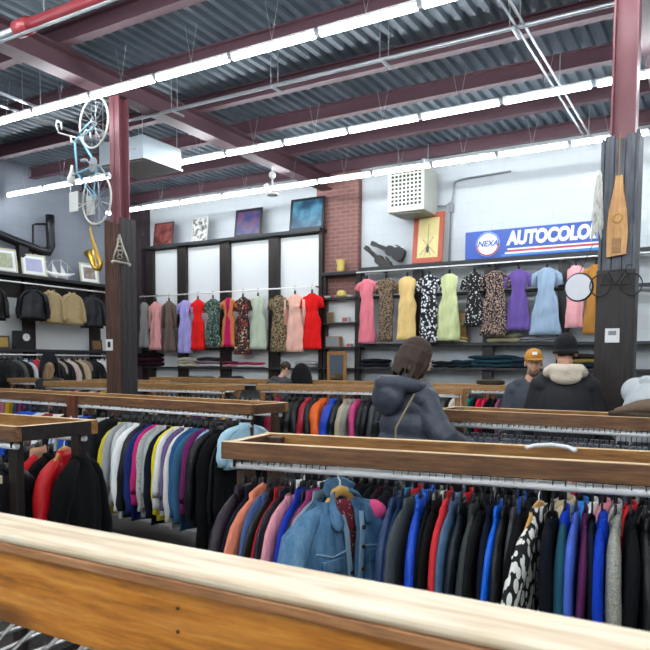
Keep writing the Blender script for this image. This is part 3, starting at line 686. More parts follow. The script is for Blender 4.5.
def hanger_mb(kind='plastic'):
    m = MB(); hook = [(0, -.022, .006), (0, -.02, .016), (0, -.008, .0235), (0, .008, .0235), (0, .021, .012), (0, .022, -.002), (0, .012, -.02), (0, 0, -.034), (0, 0, -.07)]
    h = MB().tube(hook, .003, 6)
    r = .005 if kind == 'plastic' else .002
    if kind == 'wood': m.tube([(0, -.15, -.165), (0, -.1, -.125), (0, -.04, -.078), (0, 0, -.068), (0, .04, -.078), (0, .1, -.125), (0, .15, -.165)], [(.008, .012), (.009, .016), (.01, .02), (.011, .02), (.01, .02), (.009, .016), (.008, .012)], 10, up=(1, 0, 0))
    else:
        m.tube([(0, -.15, -.175), (0, -.03, -.1), (0, .03, -.1), (0, .15, -.175)], r, 6); m.bb((-.007, -.016, -.1), (.007, .016, -.045))
    return m, h
G = {}
def proto(kind, var):
    key = (kind, var)
    if key in G: return G[key]
    jk = dict(jacket=(.225, .72, .034, NYL), coat=(.23, .95, .04, FAB), sweater=(.215, .64, .028, KNIT), shirt=(.21, .7, .019, FAB), hoodie=(.22, .66, .03, KNIT), fleece=(.22, .68, .03, FAB))[kind]
    hw, L, th, mat = jk; L *= 1+.05*(var-1); sd = var*13+len(kind)
    prof = [(-.112, .055, th*.6), (-.13, .085, th*.75), (-.155, .125, th*.85), (-.185, .16, th*.95), (-.23, hw-.035, th), (-.3, hw-.022, th), (-.4, hw-.018, th*1.05), (-L, hw+.01*var, th*1.15)]
    d = {'body': body_mb(prof, sd).mesh('body', mat, True)}
    for s_ in (-1, 1): d['sleeve%d' % s_] = sleeve_mb(s_, hw, L*.93, th*1.05, sd+s_, .052).mesh('sleeve', mat, True)
    if kind in ('jacket', 'coat', 'fleece'): d['collar'] = collar_mb(.068 if kind != 'coat' else .05, .07, th*.9).mesh('collar', mat, True)
    elif kind == 'shirt': d['collar'] = collar_mb(.045, .065, .022).mesh('collar', mat, True)
    elif kind == 'hoodie': d['hood'] = hood_mb().mesh('hood', mat, True)
    else: d['collar'] = collar_mb(.04, .072, .028, open_=False).mesh('collar', mat, True)
    hm, hk = hanger_mb(); d['hanger'] = hm.mesh('hanger', BLACK, True); d['hook'] = hk.mesh('hook', BLACKM, True)
    G[key] = d; return d
def link(name, me, parent, color=None, mat=None):
    o = bpy.data.objects.new(name, me); COL.objects.link(o); o.parent = parent
    if color: o.color = lin(color)
    if mat: o.material_slots[0].link = 'OBJECT'; o.material_slots[0].material = mat
    return o
_hm, _hk = hanger_mb('wood'); WOODH = _hm.mesh('hanger', W_HANG, True); WOODHK = _hk.mesh('hook', CHROME, True)
def garment(kind, color, p, rz, label, group, var=None, mat=None, collar=None, sleeve=None, woodh=False, lean=0, sc=1, detail=True, nm_=None, bodyc=None, zs=1):
    var = rng.randint(0, 2) if var is None else var; d = proto(kind, var)
    if sum(lin(color)[:3]) < .12: color = tuple((v*.55) for v in [int(color[i:i+2], 16)/255 for i in (1, 3, 5)])
    t = thing(nm_ or {'fleece': 'fleece_jacket'}.get(kind, kind), label, {'fleece': 'fleece jacket'}.get(kind, kind), p, rz, group)
    t.rotation_euler = (lean, 0, rz); t.scale = (sc, 1, zs)
    link('body', d['body'], t, bodyc or color, mat)
    for s_ in (-1, 1): link('sleeve', d['sleeve%d' % s_], t, sleeve or color, None if sleeve else mat)
    for k in ('collar', 'hood'):
        if k in d: link(k, d[k], t, collar or color, None if collar else mat)
    if detail:
        h = link('hanger', WOODH if woodh else d['hanger'], t); link('hook', WOODHK if woodh else d['hook'], h)
    return t
def desc_row(items, where):
    "labels: own look first, neighbours where two look alike"
    ds = [d for d in items]; out = []
    for i, d in enumerate(ds):
        if ds.count(d) == 1: out.append('%s %s' % (d, where))
        else:
            a = ds[i-1] if i else None; b = ds[i+1] if i+1 < len(ds) else None
            short = lambda q: ' '.join(q.split()[:-1])
            if a and b: out.append('%s between %s and %s, %s' % (d, short(a), short(b), where))
            elif b: out.append('%s left of the %s, %s' % (d, short(b), where))
            else: out.append('%s right of the %s, %s' % (d, short(a), where))
    res = []
    for i, o_ in enumerate(out):
        if out.count(o_) > 1 or len(o_.split()) > 16:
            o_ = '%s, %s from the left %s' % (ds[i], ORD[i] if i < len(ORD) else str(i), where)
        res.append(o_)
    return res
def hang_row(rk, k, items, where, group, py, jit=6, detail=True, zoff=0, off=-.24, cl=None):
    """items: (px, colour, description, kind, extra)"""
    labs = desc_row([i[2] for i in items], where)
    SS = [rack_s(rk, i[0], i[4].pop('py', py), k, off) for i in items]
    if SS[-1] > rk['L']-.08:
        n_ = len(SS); q_ = sum(1 for v in SS if v > rk['L']-.1)
        if k != 9 and q_: lo = SS[max(0, n_-q_-1)]; 
        for v_ in range(n_-q_, n_): SS[v_] = min(SS[v_], rk['L']-.08-(n_-1-v_)*.05)
    TH = dict(jacket=.034, coat=.04, sweater=.028, shirt=.019, hoodie=.03, fleece=.03)
    for i_, ((px_, c, d, kind, ex), lab) in enumerate(zip(items, labs)):
        s_ = SS[i_]; p = rack_pt(rk, s_, k)
        gl = abs(s_-SS[i_-1]) if i_ else .2; gr = abs(SS[i_+1]-s_) if i_+1 < len(SS) else .2; gap = min((gl+gr)/2, 1.4*gl if i_ else 9, 1.4*gr if i_+1 < len(SS) else 9)
        ex['sc'] = max(.4, min(2.0, gap/(2*TH[kind])*.92))
        rz = rk['a']+R(ex.pop('rz', rng.uniform(-jit, jit))); 
        garment(kind, c, p, rz, lab, group, detail=detail, lean=R(rng.uniform(-1.5, 1.5)), **ex)

# nearest rack (its rod side faces us)
RK2 = rack('brown wooden clothes rack with chrome rod full of jackets, nearest whole rack', -1.70, 2.10, 8.6, 3.3, .40, .068, posts=(0, 1))
E_ = dict
hound = spots('houndstooth_print', '#101010', '#e8e6de', 42, .5, None, (1, 1, .55)); hound_c = hound
tweed = NT('grey_tweed'); tweed.setp(Roughness=.95); _v = tweed.coord(); tweed.l(tweed.ramp(tweed.noise(_v, 160, 3, .8), [(.35, '#5f6058'), (.6, '#a9a89a')]), tweed.b.inputs['Base Color']); tweed.bump(tweed.noise(_v, 200, 2), .4, .003)
R2F = [
 (213, '#40243c', 'dark plum jacket', 'jacket', E_()), (223, '#1b2438', 'dark navy fleece', 'fleece', E_()),
 (231, '#e88a6c', 'salmon pink hoodie', 'hoodie', E_(var=2)), (240, '#4a5f8c', 'faded denim blue shirt', 'shirt', E_(sc=1.4)),
 (247, '#22382e', 'dark green jacket', 'jacket', E_()), (253, '#b0202e', 'crimson red fleece', 'fleece', E_()), (258, '#1a2c3e', 'deep teal blue jacket', 'jacket', E_(sc=.9)),
 (265, '#e79aa4', 'light pink sweater', 'sweater', E_(var=2, sc=1.2)), (275, '#1c35a8', 'royal blue fleece', 'fleece', E_(var=1)),
 (281, '#2a2d30', 'charcoal jacket', 'jacket', E_(rz=2)), (288, '#a33a76', 'magenta fleece', 'fleece', E_(rz=-4)), (296, '#7d949c', 'pale grey blue jacket', 'jacket', E_(var=0, rz=-8)),
 (303, '#1d3c5c', 'dark blue sweater', 'sweater', E_(rz=-12)),
 (374, '#22375c', 'mid navy jacket', 'jacket', E_(rz=4)), (383, '#1d3050', 'navy blue fleece', 'fleece', E_(rz=2)), (390, '#4a4f50', 'grey fleece', 'fleece', E_(rz=0)),
 (402, '#121417', 'black jacket with blue sleeves', 'jacket', E_(collar='#1f52c0', sleeve='#1546b8', rz=5, var=1)), (413, '#141516', 'matt black sweater', 'sweater', E_()), (420, '#1c1d20', 'black fleece', 'fleece', E_(sc=.8)),
 (429, '#d8363a', 'coral red hoodie', 'hoodie', E_(sc=.85, rz=4)), (438, '#4c6886', 'steel blue fleece', 'fleece', E_(sc=.9)), (447, '#152b3a', 'dark teal jacket', 'jacket', E_()),
 (460, '#3b403f', 'greenish grey fleece', 'fleece', E_(var=2)), (469, '#2c2e32', 'dark grey sweater', 'sweater', E_()), (479, '#16264a', 'deep navy fleece', 'fleece', E_(var=1)),
 (487, '#0f62d8', 'bright blue jacket', 'jacket', E_(sc=.75)), (495, '#26292d', 'slate grey jacket', 'jacket', E_()), (504, '#4a4b4e', 'mid grey fleece', 'fleece', E_(var=1)),
 (514, '#101113', 'jet black coat', 'coat', E_(sc=.8)), (531, '#ffffff', 'black and white houndstooth jacket', 'jacket', E_(mat=hound, woodh=True, rz=-14, sc=1.3, var=2, py=570)),
 (547, '#131b2c', 'blue black sweater', 'sweater', E_()), (561, '#1d4a5a', 'teal fleece with royal blue collar', 'fleece', E_(collar='#1743c0', var=1, sc=1.25)),
 (573, '#4a66c0', 'periwinkle blue fleece', 'fleece', E_(var=0)), (583, '#57234e', 'plum purple fleece', 'fleece', E_(var=2)), (591, '#1b2c50', 'indigo sweater', 'sweater', E_()),
 (602, '#123cb4', 'vivid blue hoodie', 'hoodie', E_(var=0)), (617, '#ffffff', 'grey tweed jacket', 'jacket', E_(mat=tweed.m, var=0, sc=1.4)),
 (634, '#14171f', 'black blue fleece', 'fleece', E_(sc=1.3)), (650, '#0d0e10', 'dull black jacket', 'jacket', E_(sc=1.3)), (668, '#2a3550', 'slate navy fleece', 'fleece', E_()), (688, '#1a1c20', 'black knitted sweater', 'sweater', E_())]
G_F = 'jackets on the front rod of the nearest rack'
hang_row(RK2, 0, R2F, 'on the nearest rack\'s front rod', G_F, 540, jit=2)
back_cols = [('#e4e4e0', 'white shirt'), ('#15171a', 'black shirt'), ('#20252c', 'slate shirt'), ('#d8d8d8', 'pale grey shirt'), ('#1a1c22', 'ink black sweater'), ('#24262a', 'charcoal sweater'), ('#3a1a26', 'maroon sweater'), ('#1c1f24', 'dark grey hoodie'), ('#16181c', 'black jumper'), ('#4a2430', 'wine shirt'), ('#22262a', 'graphite shirt'), ('#3a8ac4', 'sky blue shirt'), ('#c8202c', 'red shirt'), ('#1b5cc0', 'blue shirt'), ('#7a7c7a', 'grey shirt'), ('#cfcfc4', 'cream shirt'), ('#c42a30', 'scarlet shirt'), ('#54708c', 'blue grey shirt'), ('#d01c28', 'bright red shirt'), ('#1a1c20', 'black cardigan'), ('#262a30', 'dark shirt'), ('#1c1e22', 'dark cardigan'), ('#2a2c30', 'grey cardigan'), ('#1c4ea4', 'cobalt shirt'), ('#17191e', 'black blouse'), ('#b8a88a', 'tan shirt'), ('#2f7fd0', 'azure shirt'), ('#e8e6e0', 'ivory shirt'), ('#d88a94', 'rose shirt'), ('#a8a8a4', 'silver grey shirt'), ('#c41c24', 'deep red shirt'), ('#1b1d20', 'black top')]
bpx = [274, 284, 292, 300, 312, 324, 336, 346, 356, 364, 374, 392, 400, 412, 424, 432, 436, 448, 456, 466, 478, 490, 502, 514, 526, 560, 580, 592, 606, 618, 634, 648]
hang_row(RK2, 1, [(x, c, d, 'shirt', E_(sc=1.3)) for x, (c, d) in zip(bpx, back_cols)], 'on the nearest rack\'s back rod', 'clothes on the back rod of the nearest rack', 490)

# denim jacket facing us
DEN = NT('washed_denim'); DEN.setp(Roughness=.85); _v = DEN.coord((1, 1, .4))
DEN.l(DEN.ramp(DEN.noise(_v, 14, 6, .7), [(.3, '#2d4c69'), (.52, '#4a7495'), (.75, '#7ba0b9')]), DEN.b.inputs['Base Color']); DEN.bump(DEN.noise(_v, 60, 4), .5, .006)
DEN2 = plain('denim_seam', '#8fb0c4', .8); PLAID = spots('red_plaid_lining', '#7c2230', '#c9b8b0', 70, .2)
s_ = rack_s(RK2, 340, 480, 0, 0); p = rack_pt(RK2, s_, 0)
t = thing('denim_jacket', 'washed blue denim jacket on a wooden hanger facing us, open over red lining', 'denim jacket', p, RK2['a']+R(180-22), 'jackets on the front rod of the nearest rack')
t.scale = (1.0, 1.02, 1.05)
# local: front faces -X side ; body halves
def front_panel(sd):
    m = MB(); rows = []
    for z, yi, yo, x in ((-.1, .05, .09, -.01), (-.14, .05, .17, -.035), (-.2, .035, .215, -.058), (-.32, .018, .222, -.065), (-.45, .008, .215, -.068), (-.6, .008, .21, -.062)):
        rows.append([(x-.012*sin(3*f)+.004*sin(z*40+f*9)+(.05*(max(0, f-.75)/.25)**1.5), sd*(yi+(yo-yi)*f), z) for f in [i/8 for i in range(9)]])
    n = 9; vs = [q for r in rows for q in r]; vs += [(q[0]+.012, q[1], q[2]) for q in vs]; N = len(rows)*n; fs = []
    for i in range(len(rows)-1):
        for k in range(n-1): a = i*n+k; fs += [(a, a+1, a+n+1, a+n), (N+a, N+a+n, N+a+n+1, N+a+1)]
        a = i*n; fs += [(a, a+n, N+a+n, N+a), (a+n-1, N+a+n-1, N+a+2*n-1, a+2*n-1)]
    e = (len(rows)-1)*n
    for k in range(n-1): fs += [(k, N+k, N+k+1, k+1), (e+k, e+k+1, N+e+k+1, N+e+k)]
    return m.add(vs, fs)
for sd in (-1, 1): 
    fp = front_panel(sd).build('front_panel', DEN.m, t, smooth=True)
    m = MB(); m.tube([(-.06, sd*.052, -.14), (-.075, sd*.042, -.2), (-.08, sd*.03, -.32), (-.082, sd*.02, -.45), (-.078, sd*.02, -.6)], [(.003, .014)]*5, 6, up=(1, 0, 0)); m.build('button_placket', DEN2, fp)
    m = MB(); m.box((-.082, sd*.12, -.3), (.012, .1, .045), ry=0); m.build('pocket_flap', DEN.m, fp, bevel=.004)
    m = MB(); m.tube([(-.08, sd*.05, -.26), (-.082, sd*.12, -.27), (-.07, sd*.19, -.25)], .003, 5); m.build('yoke_seam', DEN2, fp)
    for z in (-.19, -.26, -.34, -.42, -.5): MB().disc((-.09, sd*.03, z), .008, .006, 10, axis='X').build('button', plain('copper_button', '#9a6a40', .3, 1), fp)
    m = MB(); m.tube([(0, sd*.1, -.13), (-.003, sd*.16, -.16), (-.005, sd*.225, -.215), (-.02, sd*.275, -.34), (-.035, sd*.29, -.5), (-.05, sd*.29, -.62)], [(.03, .025), (.045, .04), (.055, .055), (.055, .055), (.05, .05), (.045, .045)], 14, up=(1, 0, 0)); m.build('sleeve', DEN.m, t, smooth=True)
    m = MB(); m.loft([[(x, sd*y, z) for x, y, z in q] for q in ([(-.01, .02, -.06), (.0, .03, -.06), (.0, .035, -.075), (-.01, .03, -.08)], [(-.03, .07, -.065), (-.02, .085, -.068), (-.03, .1, -.1), (-.045, .09, -.105)], [(-.07, .06, -.12), (-.055, .075, -.12), (-.06, .13, -.175), (-.08, .12, -.185)], [(-.085, .045, -.16), (-.07, .05, -.16), (-.07, .075, -.2), (-.09, .07, -.21)])])
    m.build('collar', DEN.m, t, smooth=True, sub=1)
body_mb([(-.1, .05, .012), (-.12, .09, .015), (-.16, .14, .02), (-.2, .18, .026), (-.3, .19, .03), (-.6, .19, .03)], 5).build('lining', PLAID, t, smooth=True)
m = MB(); m.loft([[(.028+k*.02, .215*cos(a)*q, z+.0) for a in [0]] for k, q, z in ()]) if False else None
m = MB(); m.tube([(.0, -.07, -.075), (.02, -.04, -.055), (.025, 0, -.05), (.02, .04, -.055), (.0, .07, -.075)], [(.008, .028)]*5, 8, up=(1, 0, 0)); m.build('back_collar', DEN.m, t, smooth=True)
m = MB(); m.ell((-.02, -.165, -.165), (.05, .06, .045), 14, 8); m.build('pink_shoulder_lining', plain('hot_pink_cloth', '#e0487c', .8, bump=.2), t, smooth=True)
h = link('hanger', WOODH, t); link('hook', WOODHK, h)
h.scale = (1.3, .8, 1)

# left-hand near rack (end on)
RK1 = rack('dark wooden clothes rack at the left edge with red and black jackets', -6.1, 2.06, -.3, 3.2, .50, .075, woods=(W_RACK, W_DARK, W_DARKZ), lower=True)
m = MB(); m.bb((0, -.02, 1.05), (3.06, .03, 1.09)); m.build('lower_rail', CREAM, RK1['o'], bevel=.004)
R1 = [(-40, '#15171b', 'black hoodie', 'hoodie', E_(rz=10)), (-22, '#1c2430', 'dark navy jacket', 'jacket', E_(rz=12)), (-6, '#c01c28', 'crimson fleece with tan collar', 'fleece', E_(collar='#c09070', rz=12)), (8, '#101114', 'black sweater', 'sweater', E_(rz=13)), (21, '#d01820', 'bright red jacket', 'jacket', E_(woodh=True, rz=14)), (33, '#0a0b0d', 'long black coat', 'coat', E_(rz=16))]
for (px_, c_, d_, kd_, ex_), s_, lab in zip(R1, (.62, .52, .42, .31, .2, .08), desc_row([q[2] for q in R1], 'on the dark rack at left')):
    ex_ = dict(ex_); ex_['rz'] = None; ex_.pop('rz'); garment(kd_, c_, rack_pt(RK1, 3.2-s_, 1), R(24), lab, 'jackets on the dark left rack', sc=1.1, **ex_)
R1b = [(6, '#20262e', 'slate jacket', 'jacket', E_(sc=1.6)), (2, '#1b222c', 'big dark blue jacket', 'jacket', E_(sc=2.0))]
hang_row(RK1, 0, [(-60, '#232b38', 'dark blue nylon jacket', 'jacket', E_())], 'front rod of the dark rack at left', 'jackets on the dark left rack', 510)

# long rack left of centre
RK3 = rack('long brown wooden clothes rack left of centre holding shirts and black coats', -9.6, 4.72, -5.6, 6.62, .44, .075, posts=(0, .63, 1))
s_ = 4.35; MB().bb((s_, -.03, 0), (s_+.13, 0, 1.335)).build('post', wood('reddish_post_wood', '#4a2414', '#7a4024', '#96552f', 'Z', .5), RK3['o'], bevel=.004)
R3 = [(101, '#c9b92c', 'yellow green shirt'), (105, '#9a9c9e', 'grey shirt'), (110, '#b8b8b6', 'pale grey striped shirt'), (117, '#e6e7e6', 'white shirt'), (124, '#17191d', 'black jacket'), (130, '#1c2c66', 'navy blue shirt'), (135, '#c02a6c', 'magenta shirt'), (139, '#8f918f', 'speckled grey shirt'), (145, '#a7aca8', 'light grey shirt'), (150, '#1b2640', 'dark navy shirt'), (154, '#e0cf2a', 'bright yellow shirt'), (158, '#deded8', 'off white shirt'), (163, '#6b5a82', 'purple grey shirt'), (168, '#d4d2c6', 'cream shirt'), (172, '#2e5688', 'mid blue shirt'), (177, '#35607c', 'steel blue shirt'), (183, '#6a2458', 'plum shirt'), (189, '#8fc0d8', 'pale blue shirt'), (194, '#101216', 'jet black jacket'), (203, '#0d0e11', 'long black coat'), (214, '#111317', 'black padded jacket'), (223, '#0e0f12', 'matt black coat'), (232, '#15181c', 'black fleece'), (239, '#a9cede', 'shiny light blue jacket')]
hang_row(RK3, 0, [(x, c, d, 'coat' if 'coat' in d else 'jacket' if 'jacket' in d else 'shirt', E_(zs=.55 if 'shiny' in d else 1.22, sc=2.0 if ('coat' in d or 'jacket' in d) else 1.8, mat=(spots('grey_speckle', '#a6a8a4', '#4c4e4c', 60, .2) if 'speckled' in d else None))) for x, c, d in R3], 'on the long rack left of centre', 'shirts on the long rack left of centre', 450)
R3L = [('#1f4fae', 'blue shirt'), ('#2a56b8', 'bright blue shirt'), ('#c8c8c4', 'pale shirt'), ('#8a2a3a', 'maroon shirt'), ('#d8d6d0', 'ivory shirt'), ('#1c1e24', 'black shirt'), ('#a8b4c0', 'grey blue shirt'), ('#244a9a', 'cobalt shirt'), ('#23262c', 'charcoal shirt'), ('#bdbcb4', 'stone shirt'), ('#2c2f36', 'graphite shirt')]
hang_row(RK3, 0, [(2+i*8.6, c, d, 'shirt', E_(sc=1.8)) for i, (c, d) in enumerate(R3L)], 'on the long rack by its reddish post', 'shirts on the long rack by its post', 416)
hang_row(RK3, 1, [(104+i*12, c, d, 'jacket', E_(sc=2)) for i, (c, d) in enumerate([('#1a1c20', 'black jacket'), ('#26303a', 'slate jacket'), ('#1d2026', 'coal jacket'), ('#2c2226', 'brown black jacket'), ('#15171b', 'dark jacket'), ('#22252b', 'graphite jacket'), ('#181b20', 'ink jacket'), ('#202328', 'charcoal jacket'), ('#141619', 'inky coat'), ('#1b1d22', 'soot jacket'), ('#15181c', 'raven jacket')])], 'on the long rack\'s back rod', 'jackets on the back rod of the long rack', 430, detail=False)

# rack right of the woman, trousers on clip hangers
RK4 = rack('brown wooden rack of trousers on chrome rod, right of the woman', -1.72, 4.40, 0, 3.6, .40, .078)
def trouser_proto():
    m = MB(); rings = []
    for z, w_, t_ in ((-.1, .16, .012), (-.13, .165, .02), (-.3, .17, .022), (-.6, .16, .02), (-.75, .15, .018)):
        rings.append([(t_*sin(a)+.004*sin(z*20), w_*cos(a), z) for a in [2*PI*k/16 for k in range(16)]])
    m.loft(rings); tb = m.mesh('trouser_legs', FAB, True)
    m = MB(); m.loft([[(.016*sin(a), .163*cos(a), z) for a in [2*PI*k/16 for k in range(16)]] for z in (-.095, -.135)]); wb = m.mesh('waistband', FAB, True)
    m = MB(); m.tube([(0, -.02, .004), (0, -.02, .018), (0, 0, .0235), (0, .02, .014), (0, .02, -.005), (0, 0, -.03), (0, 0, -.07)], .0022, 6)
    m.tube([(0, -.16, -.07), (0, .16, -.07)], .004, 6); hk = m.mesh('hanger', BLACKM, True)
    cl = [MB().bb((-.012, a, -.12), (.012, a+.04, -.06)).mesh('clip', plain('dull_clip_plastic', '#666c76', .4)) for a in (-.15, .11)]
    return tb, wb, hk, cl
TR = trouser_proto()
tcols = [('#20262e', 'dark navy'), ('#39434f', 'slate grey'), ('#14161a', 'black'), ('#2b3f5c', 'indigo'), ('#8d8f8c', 'pale grey'), ('#262a30', 'charcoal'), ('#4a5a6a', 'faded denim'), ('#1b1d22', 'jet black'), ('#5c5448', 'olive brown'), ('#2e3440', 'dusky blue'), ('#c0bfb8', 'stone'), ('#1f2a3c', 'deep navy')]
nT = 40; tl = [tcols[i % 12][1]+' trousers' for i in range(nT)]; xs = [452+i*5.5 for i in range(nT)]
seen_ = {}
for i in range(nT):
    c, d = tcols[(i*5+i//12) % 12] if i != 22 else ('#c02840', 'crimson'); s_ = rack_s(RK4, xs[i], 440, 0, -.16); p = rack_pt(RK4, s_, 0)
    t = thing('trousers', '%s trousers on a clip hanger, %s from the left, rack right of the woman' % (d, ORD[i]), 'trousers', p, R(rng.uniform(-5, 5)), 'trousers on the rack right of the woman')
    t.scale = (1.0, 1, 1); o = link('trouser_legs', TR[0], t, c); link('waistband', TR[1], t, c); link('hanger', TR[2], t); link('clip', TR[3][0], t); link('clip', TR[3][1], t)
    
# racks in the distance
LW = (W_LIGHT, W_LIGHT, W_LIGHTP)
RK5 = rack('pale wooden clothes rack far left of the woman, ending at a pale post', -9.3, 7.08, 4, 3.45, .5, .08, woods=LW)
RK6 = rack('pale wooden clothes rack just left of the woman with colourful jackets', -5.83, 8.0, 6, 3.0, .5, .08, woods=LW)
RK7 = rack('pale wooden rack against the back shelving, left half', -9.9, 10.0, 0, 5.6, .4, .08, woods=LW, rods=(0,), top=1.35)
RK8 = rack('pale wooden rack with red and teal tops behind the capped man', -4.0, 9.6, 0, 3.6, .45, .08, woods=LW, top=1.35, posts=(0, .28, 1))
RK9 = rack('short pale wooden rack standing by the left wall with a pink jacket', -11.1, 7.7, 0, 1.02, .4, .07, woods=LW, top=1.35)
RK10 = rack('short pale wooden rack by the left wall, just left of the column', -9.45, 8.0, 0, 1.6, .4, .07, woods=LW, top=1.35)
R6 = [(262, '#1b1d22', 'black jacket'), (270, '#8a1c34', 'dark red jacket'), (279, '#26282c', 'charcoal jacket'), (287, '#15171b', 'soot black jacket'), (294, '#1b1c20', 'ink black jacket'), (301, '#a01e34', 'crimson jacket'), (308, '#20242c', 'slate jacket'), (315, '#e8641c', 'bright orange jacket'), (325, '#1f46b8', 'royal blue jacket'), (332, '#18202c', 'dark navy jacket'), (339, '#b0a48c', 'tan jacket'), (345, '#8d8a80', 'stone grey jacket'), (351, '#c43a78', 'magenta jacket'), (357, '#2c3036', 'graphite jacket'), (364, '#14161a', 'jet black jacket'), (371, '#3a3d40', 'grey jacket'), (377, '#1a1c20', 'coal jacket')]
hang_row(RK6, 0, [(x, c, d, 'jacket', E_(sc=2.4)) for x, c, d in R6], 'on the rack just left of the woman', 'jackets on the rack left of the woman', 412)
pal = ['#1c1e22', '#2a2f38', '#c8c6c0', '#7a2038', '#d8b030', '#a03a58', '#20304c', '#b8a890', '#141518', '#c87a90', '#e0dcd4', '#3c5068', '#5a2a60', '#24282e']
paln = ['black', 'slate', 'pale grey', 'maroon', 'mustard', 'raspberry', 'navy', 'sand', 'jet', 'dusty pink', 'ivory', 'steel blue', 'purple', 'charcoal']
def far_row(rk, n, x0, x1, py, where, group, k=0, kind='jacket', off=-.24, seed=1, cols=None):
    r_ = random.Random(seed); it = []
    for i in range(n):
        j = r_.randrange(len(pal)); c, nmx = (pal[j], paln[j]) if not cols else cols[i]
        it.append((x0+(x1-x0)*i/max(1, n-1), c, nmx+' '+('top' if kind == 'shirt' else kind), kind, E_(sc=max(.6, min(2.2, (rack_s(rk, x1, py, k, off)-rack_s(rk, x0, py, k, off))/max(1, n-1)/.068*.92)))))
    labs = ['%s, %s from the left %s' % (d[2], ORD[i], where) for i, d in enumerate(it)]
    for (px_, c, d, kd, ex), lab in zip(it, labs):
        s_ = rack_s(rk, px_, py, k, off); p = rack_pt(rk, s_, k)
        garment(kd, c, p, rk['a']+R(r_.uniform(-7, 7)), lab, group, var=r_.randint(0, 2), nm_='blouse' if kd == 'shirt' else None, **ex)
far_row(RK5, 24, 126, 240, 397, 'on the far rack left of the woman', 'clothes on the far left rack', seed=4, kind='shirt')
far_row(RK9, 8, 2, 40, 388, 'on the short rack by the mirror', 'clothes on the short rack by the mirror', seed=5, kind='shirt')
far_row(RK10, 9, 62, 104, 389, 'on the short rack beside the column', 'clothes on the short rack by the column', seed=6, kind='shirt')
c8 = [('#3a3428', 'khaki'), ('#d8d4c8', 'ivory'), ('#cfcabc', 'cream'), ('#a8a49a', 'stone'), ('#118a78', 'teal green'), ('#20242a', 'charcoal'), ('#d81c44', 'cherry red'), ('#e02850', 'bright red'), ('#1c1e24', 'black'), ('#23262e', 'slate'), ('#8a4a6a', 'mauve'), ('#2a2e38', 'graphite'), ('#1d2530', 'navy')]
far_row(RK8, 13, 446, 506, 400, 'on the far rack behind the capped man', 'clothes on the far rack behind the capped man', kind='shirt', cols=c8, off=-.2)
c8b = [('#e8c414', 'yellow'), ('#20242a', 'charcoal'), ('#c8ccd0', 'pale grey')]
far_row(RK8, 3, 588, 598, 400, 'on the far rack between beanie man and column', 'clothes on the far rack beside the column', kind='shirt', cols=c8b, off=-.2)

# ------------------------------------------------------------------ near board (rack in the foreground)
RK0 = dict(x=-2.6, y=.752, a=0, L=4.2, D=.16, top=ZT_R, zr=1.13)
t = thing('clothes_rack', 'near wooden rack with thick honey brown board and top painted pale as lit', 'clothes rack', (-2.6, .752, 0))
MB().bb((0, .004, 1.175), (4.2, .1, 1.325)).build('front_beam', W_FG, t, bevel=.006)
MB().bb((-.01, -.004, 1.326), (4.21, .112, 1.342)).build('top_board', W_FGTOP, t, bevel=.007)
MB().bb((-.01, -.006, 1.31), (4.21, .0, 1.327)).build('edge_strip', wood('pinkish_edge_wood', '#8a5c38', '#b98a5e', '#cfa67c', 'X', .5), t, bevel=.003)
for x_ in (.05, 3.9): MB().bb((x_, .1, 0), (x_+.09, .16, 1.32)).build('post', W_POST, t)
MB().tube([(0.05, .2, 1.15), (4.1, .2, 1.15)], .016, 12).build('rod', CHROME, t, smooth=True)
MB().bb((0, .3, 1.0), (4.2, .36, 1.07)).build('lower_beam', W_DARK, t, bevel=.004)
for k in range(3): MB().disc((1.905, .002, 1.21+k*.036), .003, .003, 8).build('screw', plain('rusty_screw', '#4a2c14', .6), t)
wt = plain('white_hanger_plastic', '#e8e8e6', .4)
for i in range(9):
    tt = thing('clothes_hanger', 'empty white plastic hanger under the near board, %s from the left' % ORD[i], 'hanger', (-1.55+i*.075, .952, 1.15), R(90*0+rng.uniform(-9, 9)), 'white hangers under the near board')
    m = MB(); m.tube([(0, -.13, -.12), (0, 0, -.055), (0, .13, -.12)], .006, 6, closed=True); m.build('hanger_body', wt, tt, smooth=True)
    link('hook', WOODHK, tt)

